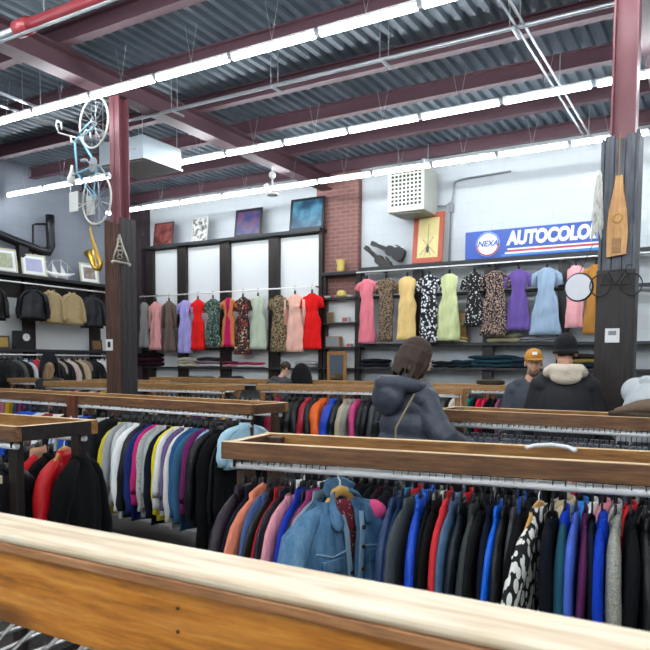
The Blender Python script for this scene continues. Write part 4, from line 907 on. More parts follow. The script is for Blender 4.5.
# ------------------------------------------------------------------ dresses on the back wall
def pat_floral(name, base, c1, c2=None, sc=24, thr=.3): return spots(name, base, c1, sc, thr, c2)
def dress_mb(w_, L, fl, seed, waist=True, th=.05):
    pr_ = [(-.075, .06, th*.4), (-.1, .1*w_/.2, th*.6), (-.125, .15*w_/.2, th*.8), (-.17, w_-.03, th), (-.3, w_-.035, th)]
    pr_ += [(-.42, (w_-.06) if waist else w_-.03, th*.9), (-.55, w_-.03+fl*.3, th*1.1), (-.9, w_-.02+fl*.8, th*1.3), (-L, w_+fl, th*1.4)]
    return body_mb([(z-.05, w_2, t_) for z, w_2, t_ in pr_], seed, .02)
def dress(px_, c, label, zr, w_=.2, L=1.3, fl=.03, sl='short', mat=None, seed=1, py=300, waist=True, straps=False, collar=None, Y=YS-.12, group='dresses', X=None, rz=0, panels=None):
    X = atY(px_, py, Y).x if X is None else X
    L -= .09
    t = thing('dress', label, 'dress', (X, Y, zr), PI/2+R(rz), group); me = FAB
    o = dress_mb(w_, L, fl, seed, waist).build('body', me if not mat else mat, t, smooth=True, color=c)
    if sl != 'none':
        Ls = {'short': .2, 'long': .5, 'cap': .12}[sl]
        for s_ in (-1, 1):
            m = MB(); m.tube([(0, s_*(w_-.05), -.195), (0, s_*(w_+.005), -.24), (0, s_*(w_+.03), -.2-Ls)], [(.035, .03), (.045, .045), (.05, .055 if sl != 'long' else .04)], 10, up=(1, 0, 0))
            m.build('sleeve', me if not mat else mat, t, smooth=True, color=c)
    if collar: collar_mb(.03, .07, .035, z0=-.16).build('collar', FAB, t, smooth=True, color=collar)
    if panels:
        m = MB(); body = dress_mb(w_*.6, L-.01, fl*.6, seed, waist, .075); body.build('front_insert', FAB, t, smooth=True, color=panels)
    h = link('hanger', proto('shirt', 0)['hanger'], t); link('hook', proto('shirt', 0)['hook'], h); h.scale = (1.5, 1, 1.25)
    return t
GL = 'dresses on the left wall rail'; GR = 'dresses on the right wall rail'
zl, zr_ = 3.07, 3.27
fl1 = pat_floral('dark_green_floral', '#1c2a26', '#8fa89a', '#3f6a58', 40, .42); fl2 = pat_floral('black_red_floral', '#1b1a1c', '#a03a30', '#c8b090', 26, .4)
leop = pat_floral('leopard_print', '#94805c', '#2a221c', None, 34, .5); leop2 = pat_floral('brown_leopard_print', '#8a745c', '#30261f', None, 40, .5)
bw = pat_floral('black_white_floral', '#15171d', '#dfe2e6', None, 22, .42); bf = pat_floral('black_white_sprig', '#121316', '#d8d8d4', None, 26, .3); bd = pat_floral('black_pink_dots', '#221c1e', '#c8a898', None, 48, .4)
DL = [(144, '#84817e', 'grey dress at the left end of the left rail', E_(w_=.15, sl='none', L=1.15)), (156, '#d79a98', 'dusty pink long sleeved dress, second on the left rail', E_(w_=.15, sl='long', L=1.2)),
 (169, '#6a5a52', 'brown grey dress between dusty pink and lavender dresses', E_(w_=.15, sl='long', L=1.25)), (185, '#a29cd6', 'lavender dress with pale puffed sleeves on the left rail', E_(w_=.17, sl='short', L=1.27)),
 (198, '#e0201e', 'bright red blouse dress between lavender and dark floral dresses', E_(w_=.16, sl='short', L=1.2)), (213, '#1c2a26', 'dark green floral dress on the left rail', E_(w_=.18, sl='short', mat=fl1, L=1.15)),
 (229, '#c87a4a', 'orange and magenta panelled dress with grey sleeves', E_(w_=.16, sl='cap', panels='#b81858', L=1.15)), (243, '#1b1a1c', 'black dress with red flowers on the left rail', E_(w_=.17, sl='short', mat=fl2)),
 (258, '#b9c4ae', 'pale sage green dress on the left rail', E_(w_=.19, sl='none', L=1.2)), (279, '#94805c', 'leopard print dress between sage and peach dresses', E_(w_=.19, sl='short', mat=leop, L=1.25)),
 (295, '#eab7a6', 'peach pink dress beside the long red dress', E_(w_=.19, sl='long', L=1.25)), (312, '#e01c1c', 'long bright red dress at the right end of the left rail', E_(w_=.19, sl='short', L=1.2))]
for i, (x, c, lab, kw) in enumerate(DL): dress(x, c, lab, zl, seed=i*3, group=GL, **kw)
DR = [(367, '#e07c8a', 'coral pink sleeveless v-neck dress left of the leopard dress', E_(w_=.17, sl='cap', L=1.3, fl=.0)), (386, '#8a745c', 'brown leopard print dress below the guitar cases', E_(w_=.18, sl='short', mat=leop2, fl=-.04, L=1.28)),
 (407, '#e3c382', 'pale yellow dress right of the leopard print dress', E_(w_=.19, sl='none', L=1.25, fl=.0)), (429, '#15171d', 'black dress with large white leaves below the red picture', E_(w_=.18, sl='short', mat=bw, fl=-.01)),
 (449, '#ced7a0', 'pale lime green dress on the right rail', E_(w_=.18, sl='none', L=1.27)), (474, '#121316', 'black dress with small white flowers and puffed sleeves', E_(w_=.16, sl='short', mat=bf, L=1.05)),
 (495, '#221c1e', 'black dress with dense pink dots under the sign', E_(w_=.2, sl='short', mat=bd, L=1.2)), (518, '#6f58a0', 'purple short sleeved dress under the sign', E_(w_=.165, sl='short', L=1.12, fl=.05, waist=True)),
 (546, '#9db4cc', 'light blue tiered dress under the sign', E_(w_=.18, sl='short', L=1.2, fl=.07)), (575, '#f0aeb4', 'light pink slim dress left of the right column', E_(w_=.16, sl='none', L=1.1, fl=-.02)),
 (595, '#b5803f', 'tan dress behind the small white drum', E_(w_=.15, sl='cap', L=1.2))]
for i, (x, c, lab, kw) in enumerate(DR): dress(x, c, lab, zr_, seed=i*5+2, group=GR, **kw)

# folded clothes on the shelves
def folded(loc, w_, h_, cols, label, group, seed=0, d=.28):
    r_ = random.Random(seed); t = thing('folded_clothes', label, 'folded clothes', loc, 0, group); n = len(cols)
    for i, c in enumerate(cols):
        z0 = h_*i/n; z1 = h_*(i+1)/n; ww = w_*(1-r_.uniform(0, .12)); m = MB(); rings = []; dx = r_.uniform(-.03, .03)
        for f in [k/10 for k in range(11)]:
            x = -ww/2+ww*f+dx; e = (1-abs(2*f-1)**6)*.5+.5; sag = .012*sin(f*9+i+seed)
            rings.append([(x, -d/2*e*cos(a)*1.0, (z0+z1)/2+sag*.5+(z1-z0)*.56*e*math.copysign(abs(sin(a))**.6, sin(a))) for a in [2*PI*k/12 for k in range(12)]])
        m.loft(rings); m.build('folded_garment', FAB, t, smooth=True, color=c)
    return t
FOLD = [ # px, shelf z, width, height, colours, label
 (150, 1.55, .9, .3, ['#2c1620', '#3c1c28', '#241218'], 'dark plum folded knitwear, left of the post on the lower left shelf'),
 (187, 1.55, .5, .2, ['#d8d0bc', '#c8b8a0', '#ece6da'], 'cream folded tops on the lower left shelf'), (209, 1.55, .7, .2, ['#c8c4c4', '#8a7a84', '#3c3a40'], 'grey and white striped folded tops on the lower left shelf'),
 (231, 1.55, .4, .12, ['#c48a9a', '#7a3048'], 'pink folded tops by the third post on the lower left shelf'), (252, 1.55, .7, .1, ['#e0e0da', '#c03860'], 'white and magenta folded tops on the lower left shelf'),
 (200, 1.14, .9, .2, ['#3c3a38', '#b0aa9c', '#22242a'], 'dark and beige folded tops on the bottom left shelf'), (232, 1.14, .7, .22, ['#20242c', '#2c303a'], 'black folded jeans on the bottom left shelf'), (250, 1.14, .5, .15, ['#1c1e24', '#c8c6c0'], 'ivory folded cloth on the bottom left shelf'),
 (306, 1.55, .5, .13, ['#8c8e8c', '#c4c4c0'], 'grey folded tops beside the dark arched board'),
 (374, 1.585, .6, .14, ['#1b1f28', '#16181c'], 'black folded trousers left of the woman'), (445, 1.585, .5, .1, ['#1b2028', '#1a1c20'], 'folded black trousers with yellow tag right of the woman'),
 (461, 1.585, .4, .12, ['#1c2e38', '#20343e'], 'dark teal folded jeans right of the woman'), (494, 1.585, .85, .2, ['#1f3a46', '#25424e', '#1b323e'], 'wide pile of folded dark teal jeans by the shelf post'), (521, 1.585, .4, .17, ['#1d2c3a', '#22323e'], 'navy folded jeans left of the yellow cap'),
 (582, 1.585, .7, .22, ['#1c2830', '#8a7440', '#2a2620'], 'olive and black folded clothes left of the right column'),
 (462, 2.0, .3, .1, ['#d0c8a8', '#c8b070'], 'cream folded cloth under the lime dress'), (503, 2.0, .6, .16, ['#c8c098', '#b8b094'], 'beige folded cloth under the dotted dress'), (540, 2.0, .7, .08, ['#a8b0b8', '#c8ccd0'], 'grey folded cloth under the light blue dress'), (438, 2.0, .5, .08, ['#d8d4cc', '#20222a'], 'white cloth under the leafy dress')]
for i, (px_, z, w_, h_, cols, lab) in enumerate(FOLD):
    folded((atY(px_, 365, 11.25).x, 11.27, z+.005), w_, h_, cols, lab, 'folded clothes on the back shelves', i)

# dark puffy coat bundle / arched board on the back rack
t = thing('arched_board', 'black arched board standing before the lower left shelving', 'board', (atY(301, 370, 9.9).x, 9.9, 0), R(8))
oo = [(-.2, 0), (.2, 0)]+[(.2*cos(a), 1.35+.3*sin(a)) for a in [k*PI/12 for k in range(13)]]
MB().prism(oo, .04).build('panel', BLACKM, t, bevel=.01)
m = MB(); m.bb((-.2, -.1, 0), (-.14, .2, .04)); m.bb((.14, -.1, 0), (.2, .2, .04)); m.build('foot', BLACKM, t)

# ------------------------------------------------------------------ left wall shelving
XS = -11.3
t = thing('coat_shelving', 'black shelving with two rails of coats along the shade-toned left wall', 'shelving')
for z, d in ((3.27, .36), (1.88, .36)): MB().bb((XL+.01, 4.5, z-.06), (XS, 11.0, z)).build('shelf', SHELF, t, bevel=.004)
for y in (6.2, 8.45, 10.05): MB().bb((XL+.03, y, 0), (XL+.13, y+.22, 3.22)).build('post', W_DARKZ, t)
MB().tube([(XS+.08, 4.6, 3.09), (XS+.08, 10.9, 3.09)], .014, 8).build('rail', CHROME, t, smooth=True)
MB().tube([(XS+.08, 4.6, 1.77), (XS+.08, 10.9, 1.77)], .014, 8).build('rail', CHROME, t, smooth=True)
m = MB(); [m.bb((XL+.1, y, z-.012), (XS+.09, y+.02, z+.012)) for y in (5, 7, 8.5, 10.2) for z in (3.09, 1.77)]; m.build('rail_bracket', BLACKM, t)
t = thing('white_panels', 'white panels fixed behind the coats on the left wall', 'wall panel')
for a, b in ((4.6, 6.2), (6.42, 8.45), (8.67, 10.05), (10.27, 11.0)): MB().bb((XL+.002, a, 1.3), (XL+.02, b, 2.85)).build('panel', plain('white_panel_paint', '#e2e6e6', .6), t)
t = thing('dark_band', 'black band of board along the left wall above the coats', 'wall panel'); MB().bb((XL+.002, 4.5, 2.85), (XL+.03, 11.0, 3.2)).build('board', W_DARK, t)
def coat_left(px_, py_, c, kind, label, zr, sc=1.2, mat=None, rz=0, group='coats on the upper left wall rail'):
    p = atX(px_, py_, XS+.08); garment(kind, c, (XS+.08, p.y, zr), PI/2+R(rz), label, group, mat=mat, sc=sc, lean=0)
plaidtan = spots('tan_check', '#b09a70', '#8a744e', 30, .2)
coat_left(-9, 300, '#15181d', 'jacket', 'black jacket at the left edge of the upper left rail', 3.09, 1.6, rz=70)
coat_left(33, 300, '#1a222c', 'jacket', 'dark navy leather jacket on the upper left rail', 3.09, 1.6, rz=60)
coat_left(51, 300, '#a8946c', 'jacket', 'tan buttoned jacket, left one of two on the upper left rail', 3.09, 1.8, rz=80)
coat_left(72, 300, '#c4ac80', 'jacket', 'lighter beige jacket with white cuffs on the upper left rail', 3.09, 1.8, plaidtan, rz=85)
coat_left(92, 300, '#2b3038', 'jacket', 'dark denim jacket beside the column on the upper left rail', 3.09, 1.6, rz=70)
lowc = [('#15171b', 'black'), ('#1d2430', 'dark navy'), ('#56605c', 'sage grey'), ('#2a2c30', 'charcoal'), ('#d4d6d8', 'white'), ('#24406e', 'blue'), ('#c8283c', 'crimson'), ('#c8b894', 'sand'), ('#1a1c20', 'soot'), ('#2c2622', 'brown black'), ('#b8a89c', 'taupe'), ('#1c1e22', 'coal'), ('#d8c0b8', 'pale pink'), ('#3c3c34', 'moss'), ('#c4b08c', 'beige'), ('#8a7a6c', 'mushroom'), ('#14161a', 'jet black'), ('#18191c', 'ink'), ('#e0dcd8', 'ivory'), ('#c4c0bc', 'silver grey')]
for i, (c, n_) in enumerate(lowc):
    px_ = 2+i*5.4; coat_left(px_, 370, c, 'jacket', '%s jacket on the lower left wall rail, %s from the left' % (n_, ORD[i]), 1.77, .9, None, rng.uniform(60, 90), 'coats on the lower left wall rail')
def picL(px_, label, w_, h_, fr, am, rz=-90, mount=WT):
    p = atX(px_, 285, XS-.06); return picture(label, (XS-.1, p.y, 3.27), w_, h_, fr, am, .035, R(90-8), R(-10), mount)
cf_ = plain('cream_frame', '#cfc9a8', .5)
picL(7, 'cream framed picture leaning at the left edge of the wall shelf', .5, .45, cf_, art('sketch_art', ['#c9c8b4', '#a8b08c', '#d8d4c4'], 8))
picL(37, 'small white framed picture with lilac print on the left shelf', .5, .42, cf_, art('lilac_art', ['#a8a8cc', '#c0c0dc'], 5))
picL(92, 'small cream framed picture near the left column on the shelf', .44, .42, cf_, art('brown_square_art', ['#6a5c54', '#8a7c70', '#d0c8bc'], 6))
p = atX(61, 270, XS-.1)
t = thing('model_ship', 'pale model ship in a wire stand on the left wall shelf', 'model', (XS-.1, p.y, 3.27), R(90))
m = MB(); m.tube([(-.35, 0, .12), (-.2, 0, .07), (.1, 0, .07), (.32, 0, .14)], [(.02, .02), (.05, .05), (.05, .05), (.01, .02)], 10); m.build('hull', WHITEPL, t, smooth=True)
m = MB(); [m.tube([(a, 0, .08), (a, 0, .08+h_)], .006, 5) for a, h_ in ((-.2, .26), (0, .3), (.16, .22))]; m.tube([(-.35, 0, .12), (-.2, 0, .34), (0, 0, .38), (.16, 0, .3), (.32, 0, .14)], .003, 4); m.build('mast', WHITEPL, t)
m = MB(); [m.prism([(a, .12), (a+.12, .12), (a, .3)], .004) for a in (-.2, 0)]; m.build('sail', WHITEPL, t)
for a in (-.15, .1): MB().box((a, 0, .02), (.03, .12, .04)).build('stand_block', WHITEPL, t)
for px_, lab, c in ((4, 'small yellow framed card on the lower left shelf', '#a88a3c'), (98, 'small brown framed print beside the column on the lower left shelf', '#7a5c34')):
    p = atX(px_, 345, XS-.1); picture(lab, (XS-.12, p.y, 1.88), .26, .24, plain('dark_frame%d' % px_, '#2a2018', .5), plain('card%d' % px_, c, .5, var=.2, bscale=20), .03, R(82), R(-8))
p = atX(24, 340, XS-.1)
t = thing('mantel_clock', 'black box clock with white dial on the lower left shelf', 'clock', (XS-.12, p.y, 1.88), R(82))
MB().bb((-.17, -.05, 0), (.17, .1, .34)).build('case', BLACKM, t, bevel=.01)
MB().disc((.03, -.06, .22), .07, .012).build('dial', WHITEPL, t); m = MB(); m.tube([(.03, -.066, .22), (.03, -.066, .27)], .003, 4); m.tube([(.03, -.066, .22), (.06, -.066, .23)], .003, 4); m.build('hand', BLACK, t)
MB().disc((.03, -.056, .22), .085, .01).build('dial_ring', BLACK, t)
# black duct + pipes on left wall
t = thing('wall_duct', 'thick black pipe bending along the upper left wall', 'pipe')
def LP(x, y): return atX(x, y, XL+.15)
MB().tube([LP(-30, 226), LP(0, 235), LP(20, 243), LP(40, 251), LP(48, 252), LP(51, 246), LP(50, 228), LP(50, 215)], .085, 12).build('duct_run', BLACKM, t, smooth=True)
m = MB(); m.tube([LP(33, 262), LP(33, 225), LP(36, 224), LP(50, 224)], .02, 8); m.build('thin_pipe', BLACKM, t)
m = MB(); m.box(LP(22, 251), (.12, .2, .35)); m.build('junction_box', BLACKM, t)
m = MB(); m.tube([LP(18, 256), LP(48, 262)], .012, 6); m.build('pale_conduit', STEEL, t)
# oval mirror by the wall
p = atX(47, 372, -10.55)
t = thing('oval_mirror', 'tall arched dark mirror behind the fair haired person at left', 'mirror', (-10.62, p.y+.1, 0), R(50))
t.scale = (.68, 1, .93)
oo = [(-.24, .3), (.24, .3)]+[(.24*cos(a), 1.55+.42*sin(a)) for a in [k*PI/12 for k in range(13)]]
MB().prism([(x*1.12, z*1.02-.02) for x, z in oo], .04, Matrix.Translation((0, .01, 0))).build('frame', BLACKM, t, bevel=.01); MB().prism(oo, .01).build('mirror_glass', GLASS_DARK, t)
m = MB(); m.bb((-.24, 0, 0), (-.2, .3, .32)); m.bb((.2, 0, 0), (.24, .3, .32)); m.build('foot', BLACKM, t)

# ------------------------------------------------------------------ right side behind the column
t = thing('plank_partition', 'brown horizontal plank partition behind the right column', 'partition', (-.52, 7.2, 0))
for k in range(8): MB().bb((0, 0, k*.3), (3.6, .04, k*.3+.292)).build('plank', W_PLANK, t, bevel=.004)
MB().bb((-.02, -.25, 2.42), (3.6, .05, 2.46)).build('ledge', W_DARK, t)
m = MB(); m.tube([(.0, -.3, 2.9), (3.6, -.3, 2.9)], .016, 8); m.build('rail', BLACKM, t)
m = MB(); m.bb((0, -.02, 2.4), (.04, .04, 3.4)); m.bb((3.5, -.02, 2.4), (3.54, .04, 3.4)); m.bb((0, -.32, 2.88), (.03, .0, 2.92)); m.bb((3.5, -.32, 2.88), (3.53, .0, 2.92)); m.build('upright', BLACKM, t)
garment('sweater', '#e6dfce', (-.34, 6.9, 2.9-.01), R(75), 'cream knitted top hanging at the right edge behind the column', 'top', sc=1.2, var=0)
t = thing('hanging_helmet', 'black round helmet hanging at the right edge behind the column', 'helmet', (-.43, 6.95, 3.2)); MB().ell((0, 0, .05), (.12, .12, .12)).build('shell', BLACKM, t, smooth=True); MB().tube([(0, 0, .1), (0, -.05, .4)], .004, 4).build('strap', BLACK, t); MB().ell((.02, -.08, .02), (.09, .06, .05)).build('visor', GREYPL, t, smooth=True)
vase('cream ceramic jug on the ledge behind the right column', (-.36, 7.08, 2.46), [(.05, 0), (.09, .08), (.06, .18), (.07, .22)], WHITEPL, 'jug', 'jug')
m = MB(); m.tube([(-.37, 6.9, 3.95), (-.38, 6.92, 3.7), (-.36, 6.93, 3.45), (-.38, 6.92, 3.25)], [.01, .035, .04, .015], 10)
tag(m.build('feather_garland', plain('cream_feathers', '#c9bd98', .9, bump=.9, bscale=80, var=.3), smooth=True), 'cream feathery garland hanging at the right edge behind the column', 'garland')
# bag on rack 4, hat ring on rack 2
t = thing('fur_hat', 'flat brown fur hat lying on the rack before the hooded person', 'hat', (-.34, 4.62, ZT_R-.005), R(5))
MB().tube([(-.25, 0, .02), (-.12, 0, .05), (.05, 0, .07), (.22, 0, .05), (.32, 0, .03)], [(.02, .06), (.045, .12), (.06, .15), (.05, .13), (.02, .06)], 14, up=(0, 0, 1)).build('crown', plain('brown_fur', '#6a5846', .95, bump=.9, bscale=60, var=.3), t, smooth=True)
MB().tube([(-.27, -.02, .012), (-.1, -.13, .012), (.15, -.14, .012), (.33, -.02, .012), (.15, .12, .012), (-.1, .12, .012)], .018, 8, closed=True).build('brim', plain('brown_fur_dark', '#4a3c30', .95, bump=.9, bscale=60), t, smooth=True)
q = atZ(552, 450, ZT_R)
t = thing('wire_hanger', 'curved white hanger lying across the nearest rack', 'hanger', (q.x, 2.52, ZT_R+.006), R(8))
m = MB(); m.tube([(-.085, 0, 0), (-.06, .03, .006), (0, .05, .01), (.06, .03, .006), (.085, -.01, 0)], .008, 8); m.build('hanger_arm', wt, t, smooth=True)
m = MB(); m.tube([(0, .05, .01), (0, .09, .008), (.02, .1, .006), (.025, .08, .005)], .004, 6); m.build('hook', CHROME, t)
t = thing('folded_clothes', 'flat dark cloth lying on the far rack right of the woman', 'folded clothes', (atZ(470, 379, 1.35).x*.74, 9.82, 1.35)); 
for c, z_ in (('#3a342c', 0), ('#4a4238', .03)):
    m = MB(); m.ell((0, 0, .02+z_), (.22, .12, .03), 16, 8); m.build('folded_garment', FAB, t, smooth=True, color=c)
t.location = (-2.95, 9.82, 1.35)

# ------------------------------------------------------------------ people
def rem(o, vox, it=4, fac=.5):
    m = o.modifiers.new('remesh', 'REMESH'); m.mode = 'VOXEL'; m.voxel_size = vox; m.use_smooth_shade = True
    if it: s = o.modifiers.new('smooth', 'SMOOTH'); s.iterations = it; s.factor = fac
    return o
def hand(m, w_, d, up_, side=1, s=1.0, curl=.6):
    """hand rooted at wrist w_, pointing along d; palm normal up_; five fingers"""
    d = Vector(d).normalized(); up_ = Vector(up_); up_ = (up_-d*up_.dot(d)).normalized(); l = d.cross(up_)*side; w_ = Vector(w_)
    m.tube([w_-d*.03*s, w_+d*.02*s, w_+d*.06*s, w_+d*.09*s], [(.02*s, .026*s), (.016*s, .034*s), (.015*s, .042*s), (.012*s, .038*s)], 10, up=up_)
    for k, (o_, L) in enumerate(((-.032, .062), (-.011, .075), (.011, .082), (.032, .074))):
        b = w_+d*.085*s+l*o_*s; q1 = b+(d*cos(curl*.5)-up_*sin(curl*.5))*L*.45*s; q2 = q1+(d*cos(curl*1.2)-up_*sin(curl*1.2))*L*.32*s; q3 = q2+(d*cos(curl*1.9)-up_*sin(curl*1.9))*L*.25*s
        m.tube([b-d*.02*s, q1, q2, q3], [.0095*s, .009*s, .008*s, .006*s], 7)
    b = w_+d*.025*s+l*.03*s; m.tube([b-l*.01, b+(l*.7+d*.6-up_*.2)*.035*s, b+(l*.6+d*1.0-up_*.5)*.062*s], [.013*s, .011*s, .008*s], 7)
def head_mb(m, c, yaw, pitch, s=1.0):
    """head centred at c, face towards local -Y"""
    T = Matrix.Translation(c) @ Matrix.Rotation(yaw, 4, 'Z') @ Matrix.Rotation(pitch, 4, 'X') @ Matrix.Diagonal((s, s, s, 1))
    m.ell((0, .012, .03), (.073, .092, .088), 18, 12, T); m.ell((0, -.02, -.035), (.056, .065, .075), 16, 10, T)
    m.ell((0, -.062, -.098), (.026, .022, .018), 10, 8, T)                      # chin
    m.tube([(0, -.088, .015), (0, -.103, -.01), (0, -.114, -.032), (0, -.095, -.042)], [.008, .010, .014, .009], 8, M=T)  # nose
    m.tube([(-.045, -.078, .022), (0, -.094, .026), (.045, -.078, .022)], .011, 8, M=T)  # brow
    for sd in (-1, 1):
        m.ell((sd*.077, .015, -.01), (.01, .02, .032), 8, 8, T); m.ell((sd*.042, -.062, -.03), (.02, .018, .02), 8, 6, T)
    m.tube([(-.022, -.088, -.066), (0, -.094, -.063), (.022, -.088, -.066)], .0065, 6, M=T); m.tube([(-.018, -.086, -.076), (0, -.091, -.077), (.018, -.086, -.076)], .0065, 6, M=T)
    return T
def face_parts(t, T, beard=None):
    m = MB(); [m.ell((sd*.031, -.0815, .004), (.0135, .008, .0085), 10, 8, T) for sd in (-1, 1)]; m.build('eyes', plain('eye_white', '#e8e4de', .2), t, smooth=True)
    m = MB(); [m.ell((sd*.031, -.089, .004), (.006, .003, .006), 8, 6, T) for sd in (-1, 1)]; m.build('irises', plain('iris_dark', '#2a1c14', .2), t, smooth=True)
    m = MB(); [m.tube([(sd*.014, -.1, .026), (sd*.034, -.096, .032), (sd*.052, -.083, .024)], .004, 6, M=T) for sd in (-1, 1)]; m.build('eyebrows', HAIRB, t)
    m = MB(); m.tube([(-.023, -.093, -.07), (0, -.099, -.068), (.023, -.093, -.07)], [.003, .006, .003], 6, M=T); m.build('lips', plain('lips', '#a8665c', .5), t, smooth=True)
    if beard:
        m = MB(); m.ell((0, -.055, -.085), (.05, .045, .04), 12, 8, T); m.build('stubble', beard, t, smooth=True)
def figure(name_label, loc, rz, hgt, arms, jacket, jmat, trous, head_yaw=0, head_pitch=0, lean=0, quilt=0, bulk=1.0, jl=.82, feet=True):
    """stands at loc facing local -Y; arms: two lists of (elbow, wrist) in local coordinates"""
    t = thing('person', name_label, 'person', loc, rz, None); k = hgt/1.72
    S_ = lambda x, y, z: (x*k, y*k-lean*max(0, z-.9)*k, z*k)
    m = MB()
    for sd in (-1, 1):
        m.tube([S_(sd*.095, 0, .95), S_(sd*.1, -.005, .75), S_(sd*.1, 0, .5), S_(sd*.1, .015, .3), S_(sd*.1, .01, .08)], [.09*k, .078*k, .055*k, .052*k, .036*k], 12)
        m.tube([S_(sd*.1, .03, .05), S_(sd*.105, -.06, .04), S_(sd*.11, -.16, .03)], [(.04*k, .036*k), (.035*k, .042*k), (.022*k, .036*k)], 10, up=(0, 0, 1))
    m.tube([S_(0, 0, .9), S_(0, 0, 1.05), S_(0, .0, 1.2), S_(0, 0, 1.35), S_(0, .01, 1.44), S_(0, 0, 1.5)], [(.1*k, .16*k), (.09*k, .135*k), (.1*k, .15*k), (.1*k, .17*k), (.06*k, .12*k), (.05*k, .055*k)], 16, up=(0, 1, 0))
    hc = Vector(S_(0, -.015, 1.605)); m.tube([S_(0, .01, 1.42), tuple(hc+Vector((0, .01, -.06*k)))], .054*k, 10)
    T = head_mb(m, hc, head_yaw, head_pitch, k*.93)
    AR = []
    for sd, (el, wr) in zip((-1, 1), arms):
        sh = Vector(S_(sd*.17, 0, 1.37)); el = Vector(el)*k; wr = Vector(wr)*k; AR.append((sd, sh, el, wr))
        m.tube([sh, (sh+el)/2, el, (el+wr)/2, wr], [.042*k, .038*k, .031*k, .029*k, .024*k], 10); d = wr-el; hand(m, wr, d, (0, 0, 1) if abs(d.normalized().z) < .8 else (0, -1, 0), sd, k)
    rem(m.build('body', SKIN, t, smooth=True), .0085, 3)
    # trousers
    m = MB()
    for sd in (-1, 1): m.tube([S_(sd*.09, 0, 1.0), S_(sd*.1, 0, .75), S_(sd*.105, 0, .5), S_(sd*.105, .01, .28), S_(sd*.105, .01, .09)], [.115*k, .1*k, .08*k, .075*k, .068*k], 14)
    m.ell(S_(0, 0, .96), (.17*k, .125*k, .13*k)); rem(m.build('trousers', trous, t, smooth=True), .014, 4)
    m = MB()
    for sd in (-1, 1): m.tube([S_(sd*.1, .05, .055), S_(sd*.105, -.06, .05), S_(sd*.11, -.18, .04)], [(.055*k, .045*k), (.05*k, .052*k), (.032*k, .044*k)], 12, up=(0, 0, 1)); m.tube([S_(sd*.1, .01, .04), S_(sd*.1, .01, .13)], .055*k, 10)
    rem(m.build('shoes', BLACK, t, smooth=True), .012, 3)
    # jacket
    m = MB(); N = 34; pts = []; rad = []
    for i in range(N+1):
        f = i/N; z = jl+(1.44-jl)*f; ww = (.215-.035*f+.03*sin(f*PI))*bulk; dd = (.15+.02*sin(f*PI))*bulk
        if z > 1.3: q = (z-1.3)/.14; ww *= 1-.42*q**1.6; dd *= 1-.32*q**1.5
        q = 1+(quilt*.12*abs(sin((z-jl)*PI/.13))**.6-.06 if quilt else .012*sin(z*31+1)); pts.append(S_(0, 0, z)); rad.append((dd*q*k, ww*q*k))
    m.tube(pts, rad, 26, up=(0, 1, 0))
    for sd in (-1, 1): m.ell(S_(sd*.165*bulk, 0, 1.365), (.07*bulk*k, .085*bulk*k, .07*bulk*k), 14, 9); m.ell(S_(sd*.1, 0, 1.42), (.085*k, .075*k, .06*k), 12, 8)
    for sd, sh, el, wr in AR:
        w9 = el+(wr-el)*.95; m.tube([sh+Vector((0, 0, .01)), (sh+el)/2, el, (el+w9)/2, w9], [.062*k, .06*k, .054*k, .048*k, .042*k], 12); m.ell(sh, .068*k, 12, 8)
        pp = []; rr = []; sh2 = sh+Vector((-sd*.07*bulk, 0, -.035))
        for i in range(23):
            f = i/22; a = sh2+(el-sh2)*min(1, f*2) if f < .5 else el+(wr-el)*(f*2-1)*.97
            base = (.086-.03*f)*bulk*k*min(1, .6+f*4); L = (el-sh2).length*min(1, f*2)+(wr-el).length*max(0, f*2-1)
            pp.append(a); rr.append(base*(1+(quilt*.14*abs(sin(L*PI/.12))**.6-.05 if quilt else .03*sin(L*40))))
        # smooth the elbow
        for _ in range(2): pp = [pp[0]]+[(pp[i-1]+pp[i]*2+pp[i+1])/4 for i in range(1, 22)]+[pp[-1]]
        m.tube(pp, rr, 16)
    rem(m.build(jacket, jmat, t, smooth=True), .0095, 2 if quilt else 6)
    return t, k, T, S_, AR
def mk_nyl(name, c, rough=.5, wr=.5, sc=14):
    t = NT(name); t.setp(Roughness=rough); v = t.coord(); n = t.noise(v, sc, 5); r = t.n('ShaderNodeMapRange'); r.inputs[3].default_value = .85; r.inputs[4].default_value = 1.15
    t.l(n, r.inputs[0]); hs = t.n('ShaderNodeHueSaturation'); hs.inputs['Color'].default_value = lin(c); t.l(r.outputs[0], hs.inputs['Value']); t.l(hs.outputs[0], t.b.inputs['Base Color']); t.bump(n, wr, .02); return t.m
PUFF = mk_nyl('slate_puffer_nylon', '#3a3f4b', .5, .5); DTR = mk_nyl('black_trouser_cloth', '#1c1e24', .9, .3)
# woman in puffer
wx, wy = -1.77, 4.08
t, k, T, S_, AR = figure('woman with brown bobbed hair in a grey blue hooded puffer jacket, looking down', (wx, wy, 0), R(180-38), 1.80,
   [((-.33, -.08, 1.14), (-.24, -.3, 1.06)), ((.32, -.06, 1.14), (.24, -.3, 1.05))], 'puffer_jacket', PUFF, DTR, head_yaw=R(4), head_pitch=R(24), lean=.08, quilt=1, bulk=1.02, jl=.75)
face_parts(t, T)
m = MB(); HB = Matrix(T)
m.ell((0, .025, .045), (.092, .108, .098), 18, 12, HB)
rr_ = random.Random(5)
for i in range(60):
    a = R(-122+244*i/59)+PI/2; r0 = .088+rr_.uniform(-.003, .009); x0, y0 = cos(a)*r0, sin(a)*.1+.025
    L = rr_.uniform(.13, .19)
    m.tube([(x0*.6, y0*.6, .1), (x0*1.03, y0*1.03, .03), (x0*1.12+rr_.uniform(-.012, .012), y0*1.1, -.05), (x0*1.08+rr_.uniform(-.015, .015), y0*1.05+rr_.uniform(-.01, .01), -L+.02)], [.014, .016, .016, .006], 6, M=HB)
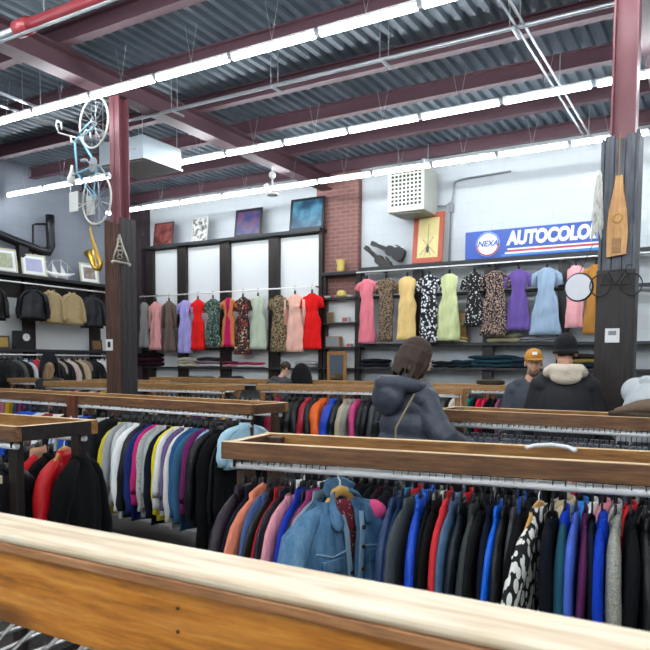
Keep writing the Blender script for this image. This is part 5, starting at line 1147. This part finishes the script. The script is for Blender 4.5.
rem(m.build('hair', HAIRB, t, smooth=True), .006, 1, .3)
m = MB()
hd = [S_(-.16, .06, 1.44), S_(-.12, .16, 1.455), S_(0, .2, 1.45), S_(.12, .16, 1.455), S_(.16, .06, 1.44), S_(.11, -.03, 1.44), S_(0, -.07, 1.41), S_(-.11, -.03, 1.44)]
m.tube(hd, [.045, .055, .065, .055, .045, .035, .03, .035], 12, closed=True); m.ell(S_(0, .17, 1.37), (.17, .085, .12), 16, 10)
rem(m.build('hood', PUFF, t, smooth=True), .012, 5)
m = MB(); m.tube([S_(-.08, .02, 1.5), S_(0, .07, 1.51), S_(.08, .02, 1.5)], .018, 8); m.build('scarf_edge', plain('white_scarf', '#c8ccd2', .8), t, smooth=True)
m = MB(); m.tube([S_(-.2, .1, 1.4), S_(-.19, .2, 1.2), S_(-.2, .19, .95), S_(-.22, .1, .8)], [(.004, .013)]*4, 6); m.build('bag_strap', plain('tan_strap', '#8a7a5c', .6), t)
m = MB(); m.tube([S_(-.05, .215, 1.22), S_(.05, .215, 1.22)], .003, 4); m.build('back_seam', plain('seam_grey', '#3a4150', .6), t)

# beanie man from behind
BLK = mk_nyl('black_canvas_jacket', '#1b1c20', .75, .3, 8); CR = plain('cream_sherpa_fleece', '#d5c6b2', .95, bump=.9, bscale=90, var=.1)
t, k, T, S_, AR = figure('man seen from behind in black jacket, black beanie and cream fleece hood', (-1.06, 5.45, 0), R(180+14), 1.87,
   [((-.25, -.06, 1.12), (-.22, -.26, .98)), ((.25, -.04, 1.1), (.22, -.24, .98))], 'black_jacket', BLK, DTR, head_yaw=R(10), head_pitch=R(8), lean=.03, bulk=.88, jl=.78)
face_parts(t, T)
m = MB(); m.ell((0, .012, .045), (.086, .105, .1), 18, 12, T); m.tube([(0.083*cos(a), .012+.1*sin(a), -.005+.012*(-sin(a))) for a in [2*PI*i/20 for i in range(20)]], .014, 8, closed=True, M=T)
rem(m.build('beanie', plain('black_ribbed_knit', '#141518', .95, bump=.5, bscale=120), t, smooth=True), .008, 2)
m = MB(); m.tube([S_(-.115, .05, 1.46), S_(-.09, .11, 1.48), S_(0, .14, 1.475), S_(.09, .11, 1.48), S_(.115, .05, 1.46), S_(.07, -.04, 1.46), S_(-.07, -.04, 1.46)], [.045, .05, .05, .05, .045, .04, .04], 12, closed=True)
m.ell(S_(0, .13, 1.43), (.12, .05, .06), 14, 8); rem(m.build('fleece_hood', CR, t, smooth=True), .013, 4)

# capped man facing us
GRJ = mk_nyl('dark_grey_jacket_cloth', '#3a404a', .7, .4); CAPM = plain('mustard_cap_cloth', '#c98a2e', .8, bump=.2, bscale=80)
t, k, T, S_, AR = figure('man facing us in a mustard cap and dark grey jacket', (-1.50, 6.3, 0), R(12), 1.78,
   [((-.25, -.02, 1.1), (-.22, -.22, .98)), ((.25, -.02, 1.1), (.22, -.2, 1.0))], 'grey_jacket', GRJ, DTR, head_yaw=R(6), head_pitch=R(4), bulk=.95, jl=.78)
face_parts(t, T, plain('stubble_brown', '#7a5a48', .8))
m = MB(); m.ell((0, .015, .055), (.085, .105, .085), 18, 12, T); rem(m.build('cap', CAPM, t, smooth=True), .008, 2)
m = MB(); rings = []
for i in range(9):
    a = R(-60+15*i); rings.append([(sin(a)*.075, -.075-cos(a)*.01, .04), (sin(a)*.075, -.075-cos(a)*.01, .05), (sin(a)*.085, -.09-cos(a)*.075, .04), (sin(a)*.085, -.09-cos(a)*.075, .034)])
m.loft(rings, M=T); m.build('cap_brim', CAPM, t, smooth=True)
m = MB(); m.box((0, -.092, .095), (.045, .006, .03), M=T, rx=R(-20)); m.build('cap_patch', WHITEPL, t)
m = MB(); m.tube([S_(-.07, -.09, 1.3), S_(-.085, 0, 1.46), S_(0, .06, 1.49), S_(.085, 0, 1.46), S_(.07, -.09, 1.3)], [.015, .03, .032, .03, .015], 10); m.build('collar', GRJ, t, smooth=True)

# hooded person at right edge
LG = mk_nyl('light_grey_hoodie_cloth', '#bfc3c6', .85, .3, 8)
t, k, T, S_, AR = figure('dark haired person in a light grey hoodie, bending at the right edge', (-.34, 5.2, 0), R(160), 1.84,
   [((-.34, -.12, 1.1), (-.26, -.32, 1.05)), ((.34, -.1, 1.1), (.26, -.3, 1.05))], 'grey_hoodie', LG, DTR, head_pitch=R(14), lean=.12, bulk=1.35, jl=.78)
face_parts(t, T)
m = MB(); m.ell((0, .025, .04), (.09, .108, .1), 18, 12, T); m.ell((0, .06, -.05), (.08, .06, .08), 12, 8, T); rem(m.build('hair', plain('black_hair', '#151316', .45, bump=.6, bscale=70), t, smooth=True), .009, 1)
m = MB(); m.tube([S_(-.15, .06, 1.43), S_(0, .16, 1.43), S_(.15, .06, 1.43), S_(0, -.06, 1.43)], .05, 10, closed=True); rem(m.build('hood', LG, t, smooth=True), .012, 4)

# small far people
q = atX(47, 380, -9.7)
t, k, T, S_, AR = figure('fair haired person in a dark coat standing far left by the arched mirror', (-9.78, 7.58, 0), R(200), 1.62,
   [((-.3, -.04, 1.1), (-.24, -.2, .95)), ((.3, -.04, 1.1), (.24, -.2, .95))], 'dark_coat', mk_nyl('dark_green_grey_coat', '#2c2f31', .8, .3), DTR, head_pitch=R(10), bulk=1.15, jl=.6)
face_parts(t, T)
m = MB(); m.ell((0, .025, .04), (.088, .105, .1), 16, 10, T); m.tube([(-.07, .04, .0), (-.08, .05, -.12), (-.05, .06, -.2)], .035, 8, M=T); m.tube([(.07, .04, .0), (.08, .05, -.12), (.05, .06, -.2)], .035, 8, M=T); m.tube([(0, .09, .0), (0, .1, -.12), (0, .08, -.2)], .04, 8, M=T)
rem(m.build('hair', plain('fair_hair', '#8a6e4c', .5, bump=.7, bscale=60, var=.2), t, smooth=True), .01, 1)
hx = atY(276, 372, 9.3).x
t, k, T, S_, AR = figure('person in a dark puffer jacket bending behind the far rack, left of the arched board', (hx-.05, 9.25, 0), R(150), 1.66,
   [((-.3, -.12, 1.0), (-.24, -.3, .95)), ((.3, -.1, 1.0), (.24, -.28, .95))], 'dark_puffer', mk_nyl('black_puffer_nylon', '#23262c', .5, .4), DTR, head_pitch=R(30), lean=.35, bulk=1.35, jl=.7, quilt=1)
face_parts(t, T)
m = MB(); m.ell((0, .02, .045), (.086, .102, .095), 16, 10, T); rem(m.build('hair', HAIRB, t, smooth=True), .01, 1)
